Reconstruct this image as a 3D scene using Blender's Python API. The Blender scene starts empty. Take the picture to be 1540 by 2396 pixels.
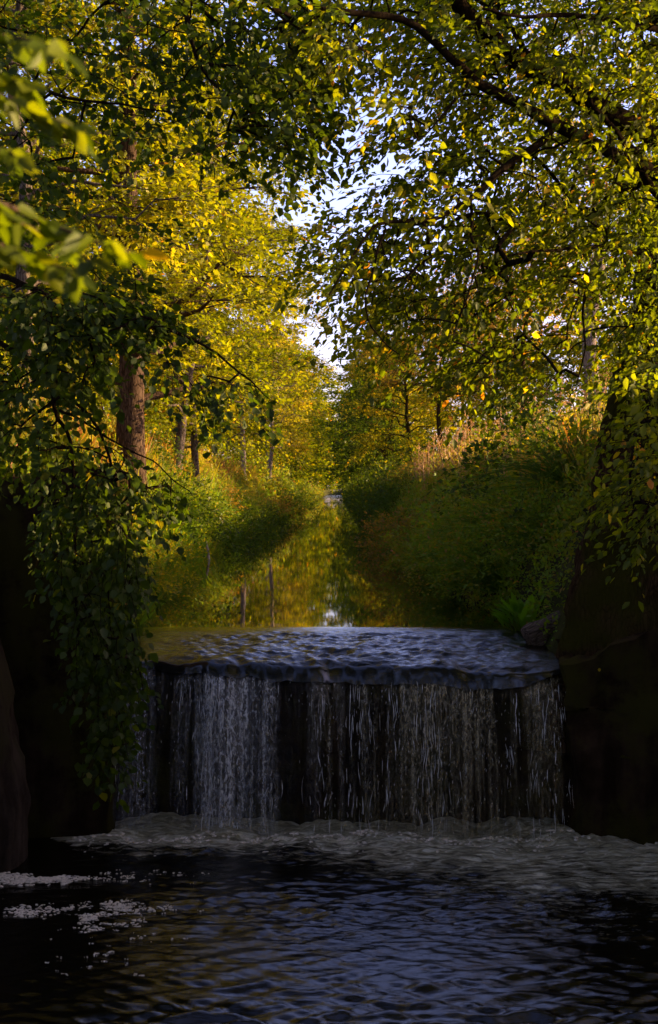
import bpy, math, random
import numpy as np
from mathutils import Vector

sc = bpy.context.scene
col = sc.collection
R = math.radians
F = 3328.0          # focal length in units of the 1540 px wide view
CZ = 3.9            # eye height over the lower pool
VX, VY = 783.0, 1148.0

# ------------------------------------------------------------------ camera, sky, sun, exposure
cam = bpy.data.cameras.new('camera')
cam.sensor_fit = 'VERTICAL'
cam.sensor_height = 36.0
cam.lens = 36.0 * F / 2396.0
cam.shift_x = -(VX - 770.0) / 2396.0
cam.shift_y = -(1198.0 - VY) / 2396.0
cam.clip_start = 0.05
cam.clip_end = 3000
cam.dof.use_dof = True
cam.dof.focus_distance = 21.0
cam.dof.aperture_fstop = 4.2
camo = bpy.data.objects.new('camera', cam)
camo.location = (0, 0, CZ)
camo.rotation_euler = (R(90), 0, 0)
col.objects.link(camo)
sc.camera = camo

SUN_EL, SUN_AZ = 16.5, 78.0           # azimuth measured clockwise from +Y (straight up the canal)
world = bpy.data.worlds.new('World')
sc.world = world
world.use_nodes = True
wt = world.node_tree
bg = wt.nodes['Background']
sky = wt.nodes.new('ShaderNodeTexSky')
sky.sky_type = 'NISHITA'
sky.sun_disc = False
sky.sun_elevation = R(SUN_EL)
sky.sun_rotation = R(SUN_AZ)
sky.air_density = 1.0
sky.dust_density = 1.8
sky.ozone_density = 2.0
wb = wt.nodes.new('ShaderNodeMixRGB')       # white balance of the sky light
wb.blend_type = 'MULTIPLY'; wb.inputs[0].default_value = 1.0; wb.inputs[2].default_value = (1.24, .97, 1.27, 1)
wt.links.new(sky.outputs[0], wb.inputs[1]); wt.links.new(wb.outputs[0], bg.inputs[0])
bg.inputs[1].default_value = 0.10

sl = bpy.data.lights.new('sun', 'SUN')
sl.energy = 5.0
sl.angle = R(0.5)
sl.color = (1.0, 0.71, 0.36)
so = bpy.data.objects.new('sun', sl)
S = Vector((math.sin(R(SUN_AZ)) * math.cos(R(SUN_EL)), math.cos(R(SUN_AZ)) * math.cos(R(SUN_EL)), math.sin(R(SUN_EL))))
so.rotation_euler = (-S).to_track_quat('-Z', 'Y').to_euler()
so.location = S * 60
col.objects.link(so)

sc.view_settings.view_transform = 'Standard'
sc.view_settings.look = 'None'
sc.view_settings.gamma = 1
sc.view_settings.exposure = 2.05

# ------------------------------------------------------------------ helpers
def at(px, py, Y):
    return np.array([(px - VX) * Y / F, Y, CZ - (py - VY) * Y / F])

def tag(o, label=None, cat=None, group=None, kind=None):
    if label: o['label'] = label
    if cat: o['category'] = cat
    if group: o['group'] = group
    if kind: o['kind'] = kind
    return o

def empty(name, loc=(0, 0, 0), rz=0.0, scale=1.0):
    o = bpy.data.objects.new(name, None)
    o.location = [float(v) for v in loc]
    o.rotation_euler = (0, 0, rz)
    o.scale = (scale,) * 3 if not hasattr(scale, '__len__') else scale
    o.empty_display_size = 0.3
    col.objects.link(o)
    return o

def link(name, me, parent=None):
    o = bpy.data.objects.new(name, me)
    col.objects.link(o)
    if parent is not None: o.parent = parent
    return o

def copy_tree(o, parent=None):
    c = o.copy()
    col.objects.link(c)
    if parent is not None: c.parent = parent
    for ch in list(o.children): copy_tree(ch, c)
    return c

def raw_mesh(name, verts, loops, starts, totals, mat, smooth=False, tint=None):
    me = bpy.data.meshes.new(name)
    verts = np.asarray(verts, np.float32)
    me.vertices.add(len(verts)); me.vertices.foreach_set('co', verts.ravel())
    me.loops.add(len(loops)); me.loops.foreach_set('vertex_index', np.asarray(loops, np.int32))
    me.polygons.add(len(starts))
    me.polygons.foreach_set('loop_start', np.asarray(starts, np.int32))
    try: me.polygons.foreach_set('loop_total', np.asarray(totals, np.int32))
    except Exception: pass
    if smooth: me.polygons.foreach_set('use_smooth', np.ones(len(starts), bool))
    if tint is not None:
        a = me.attributes.new('tint', 'FLOAT', 'POINT')
        a.data.foreach_set('value', np.asarray(tint, np.float32))
    me.update(calc_edges=True)
    if mat is not None: me.materials.append(mat)
    return me

def quads_mesh(name, verts, quads, mat, smooth=False, tint=None):
    q = np.asarray(quads, np.int32)
    n, k = q.shape
    return raw_mesh(name, verts, q.ravel(), np.arange(n) * k, np.full(n, k), mat, smooth, tint)

class Acc:
    """collects vertices and quads into one mesh"""
    def __init__(s): s.v, s.q, s.t, s.n = [], [], [], 0
    def add(s, v, q, t=None):
        v = np.asarray(v, float).reshape(-1, 3); q = np.asarray(q, int)
        s.v.append(v); s.q.append(q + s.n); s.n += len(v)
        s.t.append(np.zeros(len(v)) if t is None else np.broadcast_to(t, (len(v),)))
    def mesh(s, name, mat, smooth=False):
        return quads_mesh(name, np.concatenate(s.v), np.concatenate(s.q), mat, smooth, np.concatenate(s.t))

def nrm(a): return a / np.maximum(np.linalg.norm(a, axis=-1, keepdims=True), 1e-9)

def tubes(P, Rad, sides=4):
    """P (S,K,3), Rad (S,K) -> vertices, quads of open tubes"""
    P = np.asarray(P, float); Rad = np.asarray(Rad, float)
    Sn, K = P.shape[:2]
    T = nrm(np.gradient(P, axis=1))
    ref = np.where(np.abs(T[..., 2:3]) > 0.9, np.array([1.0, 0, 0]), np.array([0, 0, 1.0]))
    A = nrm(np.cross(T, ref)); B = np.cross(T, A)
    an = np.arange(sides) / sides * 2 * np.pi
    V = P[:, :, None] + Rad[:, :, None, None] * (A[:, :, None] * np.cos(an)[:, None] + B[:, :, None] * np.sin(an)[:, None])
    i = np.arange(Sn * K * sides).reshape(Sn, K, sides)
    a = i[:, :-1]; b = i[:, 1:]
    Q = np.stack([a, np.roll(a, -1, 2), np.roll(b, -1, 2), b], -1)
    return V.reshape(-1, 3), Q.reshape(-1, 4)

def smooth_path(P, n):
    """Catmull-Rom through P, n points"""
    P = np.asarray(P, float)
    Q = np.vstack([2 * P[0] - P[1], P, 2 * P[-1] - P[-2]])
    u = np.linspace(0, len(P) - 1 - 1e-6, n); k = u.astype(int); f = (u - k)[:, None]
    p0, p1, p2, p3 = Q[k], Q[k + 1], Q[k + 2], Q[k + 3]
    return .5 * (2 * p1 + (p2 - p0) * f + (2 * p0 - 5 * p1 + 4 * p2 - p3) * f ** 2 + (3 * p1 - p0 - 3 * p2 + p3) * f ** 3)

def hash3(ix, iy, iz, seed=0):
    h = (ix.astype(np.int64) * 374761393 + iy.astype(np.int64) * 668265263 + iz.astype(np.int64) * 2147483647 + seed * 1274126177) & 0xFFFFFFFF
    h = ((h ^ (h >> 13)) * 1274126177) & 0xFFFFFFFF
    return ((h ^ (h >> 16)) & 0xFFFF) / 65535.0

def vnoise(P, seed=0):
    P = np.asarray(P, float); i = np.floor(P).astype(int); f = P - i; f = f * f * (3 - 2 * f)
    out = 0
    for dx in (0, 1):
        for dy in (0, 1):
            for dz in (0, 1):
                w = (f[..., 0] if dx else 1 - f[..., 0]) * (f[..., 1] if dy else 1 - f[..., 1]) * (f[..., 2] if dz else 1 - f[..., 2])
                out = out + w * hash3(i[..., 0] + dx, i[..., 1] + dy, i[..., 2] + dz, seed)
    return out * 2 - 1

def fbm(P, seed=0, oct=4, gain=.5):
    P = np.asarray(P, float); o, a = 0, 1.0
    for k in range(oct):
        o = o + a * vnoise(P * 2 ** k + 17.3 * k, seed + k); a *= gain
    return o

# leaf shapes: (along, across, lift)
LEAF6 = (np.array([(0, 0, 0), (.33, .5, .07), (.72, .36, .03), (1, 0, -.07), (.72, -.36, .03), (.33, -.5, .07)]), np.array([(0, 1, 2, 3), (0, 3, 4, 5)]))
LEAF4 = (np.array([(0, 0, 0), (.45, .5, .06), (1, 0, -.03), (.45, -.5, .06)]), np.array([(0, 1, 2, 3)]))

def leaf_geo(P, D, N, L, W, tmpl):
    tv, tq = tmpl
    D = nrm(D); B = nrm(np.cross(N, D)); N = np.cross(D, B)
    L = np.asarray(L)[:, None, None]
    V = P[:, None] + L * (D[:, None] * tv[None, :, 0:1] + W * B[:, None] * tv[None, :, 1:2] + N[:, None] * tv[None, :, 2:3])
    Q = tq[None] + (np.arange(len(P)) * len(tv))[:, None, None]
    return V.reshape(-1, 3), Q.reshape(-1, 4)

def leaf_mesh(name, P, D, N, L, W, tint, mat, tmpl=LEAF6):
    V, Q = leaf_geo(P, D, N, L, W, tmpl)
    return quads_mesh(name, V, Q, mat, False, np.repeat(tint, len(tmpl[0])))

UP = np.array([0, 0, 1.0])

def sprays(P, D, Lg, n, size, rng, droop=.25, spread=.28, tilt=.45, jit=.5, hang=.25):
    """leaves set along drooping twigs, in flat layered sprays"""
    Sn = len(P); D = nrm(D)
    side = nrm(np.cross(D, UP) + 1e-4)
    t = (np.arange(n) + rng.random((Sn, n))) / n
    Lc = Lg[:, None, None]
    C = P[:, None] + D[:, None] * Lc * t[..., None] - UP * (droop * Lg[:, None] * t ** 2)[..., None]
    sg = np.where(np.arange(n) % 2 == 0, 1.0, -1.0)[None, :, None]
    off = rng.random((Sn, n, 1)) ** 1.3 * spread * Lc * sg * (1.25 - .8 * t[..., None])
    C = C + side[:, None] * off + UP * rng.normal(0, .06, (Sn, n, 1)) * Lc
    dl = D[:, None] * .75 + side[:, None] * sg * .8 - UP * hang + rng.normal(0, jit, (Sn, n, 3))
    nl = UP + rng.normal(0, tilt, (Sn, n, 3))
    s = size * rng.uniform(.45, 1.25, (Sn, n))
    tw = np.linspace(0, 1, 4)
    TW = P[:, None] + D[:, None] * Lc * tw[None, :, None] * .95 - UP * (droop * Lg[:, None] * tw ** 2)[..., None]
    return C.reshape(-1, 3), dl.reshape(-1, 3), nl.reshape(-1, 3), s.ravel(), TW

# ------------------------------------------------------------------ materials
def mat(name):
    m = bpy.data.materials.new(name); m.use_nodes = True
    nt = m.node_tree; nt.nodes.clear()
    out = nt.nodes.new('ShaderNodeOutputMaterial')
    def N(t, **k):
        n = nt.nodes.new('ShaderNode' + t)
        for a, v in k.items():
            if a in n.inputs: n.inputs[a].default_value = v
            else: setattr(n, a, v)
        return n
    def Lk(a, b): nt.links.new(a, b)
    return m, nt, out, N, Lk

def ramp(N, stops, interp='LINEAR'):
    r = N('ValToRGB'); cr = r.color_ramp; cr.interpolation = interp
    while len(cr.elements) < len(stops): cr.elements.new(.5)
    for e, (p, c) in zip(cr.elements, stops):
        e.position = p; e.color = (c[0], c[1], c[2], 1) if hasattr(c, '__len__') else (c, c, c, 1)
    return r

def leaf_mat(name, stops, trans=.5, tgain=2.6, rough=.5, spec=.18, vary=.18):
    m, nt, out, N, Lk = mat(name)
    at_ = N('Attribute', attribute_name='tint')
    geo = N('NewGeometry'); oi = N('ObjectInfo')
    a = N('Math', operation='MULTIPLY_ADD'); Lk(geo.outputs['Random Per Island'], a.inputs[0]); a.inputs[1].default_value = vary; Lk(at_.outputs['Fac'], a.inputs[2])
    b = N('Math', operation='MULTIPLY_ADD'); Lk(oi.outputs['Random'], b.inputs[0]); b.inputs[1].default_value = .12; Lk(a.outputs[0], b.inputs[2])
    r = ramp(N, stops); Lk(b.outputs[0], r.inputs[0])
    df = N('BsdfDiffuse'); Lk(r.outputs[0], df.inputs['Color'])
    gl = N('BsdfGlossy'); gl.inputs['Roughness'].default_value = rough; gl.inputs['Color'].default_value = (.9, .9, .7, 1)
    p = N('MixShader'); p.inputs[0].default_value = .025; Lk(df.outputs[0], p.inputs[1]); Lk(gl.outputs[0], p.inputs[2])
    g = N('MixRGB', blend_type='MULTIPLY'); g.inputs[0].default_value = 1; g.inputs[2].default_value = (tgain * 1.1, tgain, tgain * .25, 1)
    Lk(r.outputs[0], g.inputs[1])
    tr = N('BsdfTranslucent'); Lk(g.outputs[0], tr.inputs[0])
    mx = N('MixShader'); mx.inputs[0].default_value = trans
    Lk(p.outputs[0], mx.inputs[1]); Lk(tr.outputs[0], mx.inputs[2]); Lk(mx.outputs[0], out.inputs[0])
    return m

G0, G1, G2, Y1, O1, B1 = (.022, .036, .001), (.054, .076, .0015), (.118, .124, .002), (.27, .19, .005), (.38, .15, .01), (.20, .075, .015)
M_GREEN = leaf_mat('leaf_green', [(0, G0), (.35, G1), (.65, G2), (.9, Y1), (1, O1)])
M_GOLD = leaf_mat('leaf_gold', [(0, G1), (.3, G2), (.6, (.2, .17, .012)), (.85, Y1), (1, O1)])
M_BROWN = leaf_mat('leaf_brown', [(0, (.04, .04, .008)), (.35, (.09, .075, .012)), (.7, (.15, .085, .02)), (1, B1)])
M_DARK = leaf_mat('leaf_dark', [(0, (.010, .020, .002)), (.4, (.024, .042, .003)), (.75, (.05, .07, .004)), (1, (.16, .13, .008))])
M_NEAR = leaf_mat('leaf_near', [(0, (.012, .022, .001)), (.35, (.032, .046, .0015)), (.65, (.07, .078, .002)), (.9, (.19, .14, .005)), (1, (.28, .11, .01))], tgain=5.0)  # leaf_green darkened for canopy shade, translucence raised for backlit glow
M_HERB = leaf_mat('herb_leaf', [(0, (.05, .11, .006)), (.35, (.10, .165, .008)), (.6, (.15, .15, .010)), (.8, (.22, .15, .025)), (1, (.26, .10, .04))], trans=.4, tgain=2.2)
M_STALK = leaf_mat('dry_stalk', [(0, (.12, .06, .03)), (.5, (.30, .14, .065)), (1, (.45, .27, .11))], trans=.2, tgain=1.2)
M_PINK = leaf_mat('pink_petal', [(0, (.25, .06, .18)), (1, (.4, .12, .3))], trans=.3, tgain=1)

def bark_mat(name, c0, c1, c2, scale=6, stretch=.18, bump=.6, moss=None):
    m, nt, out, N, Lk = mat(name)
    tc = N('TexCoord'); mp = N('Mapping'); mp.inputs['Scale'].default_value = (scale, scale, scale * stretch)
    Lk(tc.outputs['Object'], mp.inputs[0])
    n1 = N('TexNoise', Scale=3.0, Detail=7.0, Roughness=.65); Lk(mp.outputs[0], n1.inputs['Vector'])
    v = N('TexVoronoi', Scale=4.0, feature='DISTANCE_TO_EDGE'); Lk(mp.outputs[0], v.inputs['Vector'])
    vr = ramp(N, [(0, 0), (.12, 1)]); Lk(v.outputs['Distance'], vr.inputs[0])
    r = ramp(N, [(.3, c0), (.5, c1), (.72, c2)]); Lk(n1.outputs[0], r.inputs[0])
    mu = N('MixRGB', blend_type='MULTIPLY'); mu.inputs[0].default_value = .6; Lk(r.outputs[0], mu.inputs[1]); Lk(vr.outputs[0], mu.inputs[2])
    last = mu.outputs[0]
    if moss:
        n2 = N('TexNoise', Scale=1.3, Detail=6.0); Lk(tc.outputs['Object'], n2.inputs['Vector'])
        mr = ramp(N, [(.45, 0), (.6, 1)]); Lk(n2.outputs[0], mr.inputs[0])
        mm = N('MixRGB'); Lk(mr.outputs[0], mm.inputs[0]); Lk(last, mm.inputs[1]); mm.inputs[2].default_value = (*moss, 1); last = mm.outputs[0]
    p = N('BsdfDiffuse'); p.inputs['Roughness'].default_value = .6
    Lk(last, p.inputs['Color'])
    ad = N('Math', operation='ADD'); Lk(n1.outputs[0], ad.inputs[0]); Lk(vr.outputs[0], ad.inputs[1])
    bp = N('Bump'); bp.inputs['Strength'].default_value = bump; bp.inputs['Distance'].default_value = .04
    Lk(ad.outputs[0], bp.inputs['Height']); Lk(bp.outputs[0], p.inputs['Normal']); Lk(p.outputs[0], out.inputs[0])
    return m
M_BARK = bark_mat('bark_brown', (.03, .019, .012), (.085, .054, .034), (.16, .105, .07))
M_BARKG = bark_mat('bark_grey', (.06, .045, .033), (.13, .10, .075), (.21, .165, .125))
M_BARKD = bark_mat('bark_dark', (.020, .010, .005), (.048, .026, .012), (.085, .05, .026), moss=(.036, .032, .005))
M_BARKP = bark_mat('bark_pale', (.14, .10, .07), (.30, .23, .17), (.42, .34, .26), bump=.3)
M_TWIG = bark_mat('twig_bark', (.007, .005, .003), (.018, .012, .007), (.034, .022, .013), scale=14, bump=.2)

def stone_mat(name, c0, c1, moss, scale=1.0, wet=.5, blocks=True):
    m, nt, out, N, Lk = mat(name)
    tc = N('TexCoord')
    n1 = N('TexNoise', Scale=2.2 * scale, Detail=9.0, Roughness=.65); Lk(tc.outputs['Object'], n1.inputs['Vector'])
    r = ramp(N, [(.32, c0), (.68, c1)]); Lk(n1.outputs[0], r.inputs[0])
    mp = N('Mapping'); mp.inputs['Scale'].default_value = (3.5, 3.5, .35); Lk(tc.outputs['Object'], mp.inputs[0])
    n2 = N('TexNoise', Scale=1.6, Detail=5.0); Lk(mp.outputs[0], n2.inputs['Vector'])
    st = ramp(N, [(.38, .35), (.62, 1)]); Lk(n2.outputs[0], st.inputs[0])
    mu = N('MixRGB', blend_type='MULTIPLY'); mu.inputs[0].default_value = .8; Lk(r.outputs[0], mu.inputs[1]); Lk(st.outputs[0], mu.inputs[2])
    n3 = N('TexNoise', Scale=1.1, Detail=8.0, Roughness=.7); Lk(tc.outputs['Object'], n3.inputs['Vector'])
    mr = ramp(N, [(.47, 0), (.6, .9)]); Lk(n3.outputs[0], mr.inputs[0])
    mm = N('MixRGB'); Lk(mr.outputs[0], mm.inputs[0]); Lk(mu.outputs[0], mm.inputs[1]); mm.inputs[2].default_value = (*moss, 1)
    p = N('BsdfDiffuse'); p.inputs['Roughness'].default_value = .5
    Lk(mm.outputs[0], p.inputs['Color'])
    bp = N('Bump'); bp.inputs['Strength'].default_value = .7; bp.inputs['Distance'].default_value = .05
    Lk(n1.outputs[0], bp.inputs['Height']); Lk(bp.outputs[0], p.inputs['Normal']); Lk(p.outputs[0], out.inputs[0])
    return m
M_STONE = stone_mat('wet_stone', (.017, .010, .005), (.055, .033, .018), (.036, .032, .006))
M_PIER = stone_mat('pier_stone', (.026, .019, .013), (.075, .056, .039), (.034, .030, .013), wet=.2)

def ground_mat():
    m, nt, out, N, Lk = mat('ground_soil')
    tc = N('TexCoord')
    n1 = N('TexNoise', Scale=1.4, Detail=9.0, Roughness=.7); Lk(tc.outputs['Object'], n1.inputs['Vector'])
    r = ramp(N, [(.3, (.018, .014, .008)), (.5, (.035, .036, .011)), (.7, (.075, .065, .02))]); Lk(n1.outputs[0], r.inputs[0])
    p = N('BsdfDiffuse'); Lk(r.outputs[0], p.inputs['Color'])
    bp = N('Bump'); bp.inputs['Strength'].default_value = .8; bp.inputs['Distance'].default_value = .1; Lk(n1.outputs[0], bp.inputs['Height']); Lk(bp.outputs[0], p.inputs['Normal'])
    Lk(p.outputs[0], out.inputs[0])
    return m
M_GROUND = ground_mat()

def canal_mat():
    """still dark water: faint ripple, livelier far upstream where a riffle catches the sky, and on the weir crest"""
    m, nt, out, N, Lk = mat('canal_water')
    tc = N('TexCoord')
    mp = N('Mapping'); mp.inputs['Scale'].default_value = (1.2, 5.0, 1); Lk(tc.outputs['Object'], mp.inputs[0])
    n1 = N('TexNoise', Scale=1.6, Detail=3.0, Roughness=.5); Lk(mp.outputs[0], n1.inputs['Vector'])
    mp2 = N('Mapping'); mp2.inputs['Scale'].default_value = (3.2, 7.0, 1); Lk(tc.outputs['Object'], mp2.inputs[0])
    n2 = N('TexNoise', Scale=2.0, Detail=5.0, Roughness=.6); Lk(mp2.outputs[0], n2.inputs['Vector'])
    sx = N('SeparateXYZ'); Lk(tc.outputs['Object'], sx.inputs[0])
    far = N('MapRange'); far.inputs['From Min'].default_value = 250; far.inputs['From Max'].default_value = 380; far.inputs['To Max'].default_value = .5
    Lk(sx.outputs[1], far.inputs['Value'])
    cr = N('MapRange'); cr.inputs['From Min'].default_value = 19.4; cr.inputs['From Max'].default_value = 18.6; cr.inputs['To Max'].default_value = .28
    Lk(sx.outputs[1], cr.inputs['Value'])
    s1 = N('Math', operation='ADD'); Lk(far.outputs[0], s1.inputs[0]); Lk(cr.outputs[0], s1.inputs[1])
    b1 = N('Bump'); b1.inputs['Strength'].default_value = .0016; b1.inputs['Distance'].default_value = .1; Lk(n1.outputs[0], b1.inputs['Height'])
    b2 = N('Bump'); b2.inputs['Distance'].default_value = .1; Lk(s1.outputs[0], b2.inputs['Strength']); Lk(n2.outputs[0], b2.inputs['Height']); Lk(b1.outputs[0], b2.inputs['Normal'])
    p = N('BsdfPrincipled'); p.inputs['Base Color'].default_value = (.006, .006, .002, 1); p.inputs['Roughness'].default_value = .015; p.inputs['IOR'].default_value = 1.33
    Lk(b2.outputs[0], p.inputs['Normal']); Lk(p.outputs[0], out.inputs[0])
    return m
M_CANAL = canal_mat()

def pool_mat():
    """dark pool with churned foam below the fall (attribute tint = foam amount)"""
    m, nt, out, N, Lk = mat('pool_water')
    tc = N('TexCoord'); a = N('Attribute', attribute_name='tint')
    mp = N('Mapping'); mp.inputs['Scale'].default_value = (1.5, 4.0, 4.0); Lk(tc.outputs['Object'], mp.inputs[0])
    n1 = N('TexNoise', Scale=3.0, Detail=9.0, Roughness=.68); n1.inputs['Distortion'].default_value = .7; Lk(mp.outputs[0], n1.inputs['Vector'])
    n2 = N('TexNoise', Scale=11.0, Detail=4.0, Roughness=.6); Lk(mp.outputs[0], n2.inputs['Vector'])
    ad = N('Math', operation='ADD'); Lk(n1.outputs[0], ad.inputs[0]); Lk(a.outputs['Fac'], ad.inputs[1])
    fr = ramp(N, [(.0, 0), (.92, 0), (1.0, 1)]); 
    mr = N('MapRange'); mr.inputs['From Min'].default_value = .95; mr.inputs['From Max'].default_value = 1.35; Lk(ad.outputs[0], mr.inputs['Value'])
    p = N('BsdfPrincipled'); p.inputs['Base Color'].default_value = (.004, .0035, .002, 1); p.inputs['Roughness'].default_value = .02; p.inputs['IOR'].default_value = 1.38
    b = N('Bump'); b.inputs['Strength'].default_value = .12; b.inputs['Distance'].default_value = .05; Lk(n2.outputs[0], b.inputs['Height'])
    Lk(b.outputs[0], p.inputs['Normal'])
    d = N('BsdfPrincipled'); d.inputs['Roughness'].default_value = .6
    fc = ramp(N, [(.33, (.10, .08, .035)), (.49, (.38, .34, .19)), (.64, (.80, .75, .53))]); Lk(n1.outputs[0], fc.inputs[0]); Lk(fc.outputs[0], d.inputs['Base Color'])
    b3 = N('Bump'); b3.inputs['Strength'].default_value = 1.0; b3.inputs['Distance'].default_value = .12; Lk(n1.outputs[0], b3.inputs['Height']); Lk(b3.outputs[0], d.inputs['Normal'])
    mx = N('MixShader'); Lk(mr.outputs[0], mx.inputs[0]); Lk(p.outputs[0], mx.inputs[1]); Lk(d.outputs[0], mx.inputs[2]); Lk(mx.outputs[0], out.inputs[0])
    return m
M_POOL = pool_mat()

def fall_mat(seed):
    """broken falling sheet: lacy white water with clear gaps between; tint = how much water falls there"""
    m, nt, out, N, Lk = mat('falling_water')
    tc = N('TexCoord'); a = N('Attribute', attribute_name='tint')
    loc = N('Mapping'); loc.inputs['Location'].default_value = (seed * 3.7, seed * 1.3, seed * 2.1); loc.inputs['Scale'].default_value = (1, 1, .42); Lk(tc.outputs['Object'], loc.inputs[0])
    wob = N('TexNoise', Scale=5.0, Detail=3.0); Lk(loc.outputs[0], wob.inputs['Vector'])
    wm = N('MixRGB', blend_type='ADD'); wm.inputs[0].default_value = .09; Lk(loc.outputs[0], wm.inputs[1]); Lk(wob.outputs['Color'], wm.inputs[2])
    v = N('TexVoronoi', Scale=9.5, feature='DISTANCE_TO_EDGE'); Lk(wm.outputs[0], v.inputs['Vector'])
    vr = ramp(N, [(0, 1), (.045, .5), (.13, 0)]); Lk(v.outputs['Distance'], vr.inputs[0])
    v2 = N('TexVoronoi', Scale=26.0, feature='DISTANCE_TO_EDGE'); Lk(wm.outputs[0], v2.inputs['Vector'])
    vr2 = ramp(N, [(0, .6), (.08, .22), (.2, 0)]); Lk(v2.outputs['Distance'], vr2.inputs[0])
    mp = N('Mapping'); mp.inputs['Scale'].default_value = (7, 1, .16); mp.inputs['Location'].default_value = (seed, 0, 0); Lk(tc.outputs['Object'], mp.inputs[0])
    st = N('TexNoise', Scale=1.0, Detail=4.0, Roughness=.6); Lk(mp.outputs[0], st.inputs['Vector'])
    sr = ramp(N, [(.47, .03), (.62, 1)]); Lk(st.outputs[0], sr.inputs[0])
    g = N('TexNoise', Scale=38.0, Detail=2.0, Roughness=.6); Lk(loc.outputs[0], g.inputs['Vector'])
    gr = ramp(N, [(.40, .25), (.62, 1)]); Lk(g.outputs[0], gr.inputs[0])
    mx = N('Math', operation='MAXIMUM'); Lk(vr.outputs[0], mx.inputs[0]); Lk(vr2.outputs[0], mx.inputs[1])
    mps = N('Mapping'); mps.inputs['Scale'].default_value = (46, 6, 1.6); mps.inputs['Location'].default_value = (seed * 2.3, 0, seed); Lk(tc.outputs['Object'], mps.inputs[0])
    fs = N('TexNoise', Scale=1.0, Detail=4.0, Roughness=.6); Lk(mps.outputs[0], fs.inputs['Vector'])
    fsr = ramp(N, [(.44, .01), (.70, .55)]); Lk(fs.outputs[0], fsr.inputs[0])
    lace = N('Math', operation='MULTIPLY_ADD'); lace.inputs[1].default_value = .7; Lk(mx.outputs[0], lace.inputs[0]); Lk(fsr.outputs[0], lace.inputs[2]); mx = lace
    m1 = N('Math', operation='MULTIPLY'); Lk(mx.outputs[0], m1.inputs[0]); Lk(sr.outputs[0], m1.inputs[1])
    m2 = N('Math', operation='MULTIPLY'); Lk(m1.outputs[0], m2.inputs[0]); Lk(gr.outputs[0], m2.inputs[1])
    m3 = N('Math', operation='MULTIPLY', use_clamp=True); Lk(m2.outputs[0], m3.inputs[0]); Lk(a.outputs['Fac'], m3.inputs[1])
    p = N('BsdfPrincipled'); p.inputs['Roughness'].default_value = .25
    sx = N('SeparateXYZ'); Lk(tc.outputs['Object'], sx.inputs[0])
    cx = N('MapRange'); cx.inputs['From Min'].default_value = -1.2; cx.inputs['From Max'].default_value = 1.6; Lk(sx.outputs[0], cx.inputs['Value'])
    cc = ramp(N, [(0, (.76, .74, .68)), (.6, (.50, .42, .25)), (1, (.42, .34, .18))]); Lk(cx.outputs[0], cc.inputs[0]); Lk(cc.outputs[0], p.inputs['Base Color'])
    b = N('Bump'); b.inputs['Strength'].default_value = 1; b.inputs['Distance'].default_value = .03; Lk(g.outputs[0], b.inputs['Height']); Lk(b.outputs[0], p.inputs['Normal'])
    t = N('BsdfTransparent'); t.inputs[0].default_value = (.96, .96, .95, 1)
    ms = N('MixShader'); Lk(m3.outputs[0], ms.inputs[0]); Lk(t.outputs[0], ms.inputs[1]); Lk(p.outputs[0], ms.inputs[2]); Lk(ms.outputs[0], out.inputs[0])
    return m

def simple_mat(name, c, rough=.5, spec=.4, noise=0.0, nscale=20):
    m, nt, out, N, Lk = mat(name)
    p = N('BsdfPrincipled'); p.inputs['Roughness'].default_value = rough; p.inputs['Specular IOR Level'].default_value = spec
    tc = N('TexCoord'); n = N('TexNoise', Scale=nscale, Detail=5.0); Lk(tc.outputs['Object'], n.inputs['Vector'])
    r = ramp(N, [(.3, tuple(x * (1 - noise) for x in c)), (.7, tuple(min(1, x * (1 + noise)) for x in c))]); Lk(n.outputs[0], r.inputs[0]); Lk(r.outputs[0], p.inputs['Base Color'])
    Lk(p.outputs[0], out.inputs[0])
    return m
M_FOAM = simple_mat('foam', (.60, .52, .38), .7, .2, .3, 30)
M_DROP = simple_mat('water_drop', (.62, .60, .54), .06, .9)
M_NAPPE = simple_mat('nappe_water', (.010, .010, .008), .14, .5)

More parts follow.
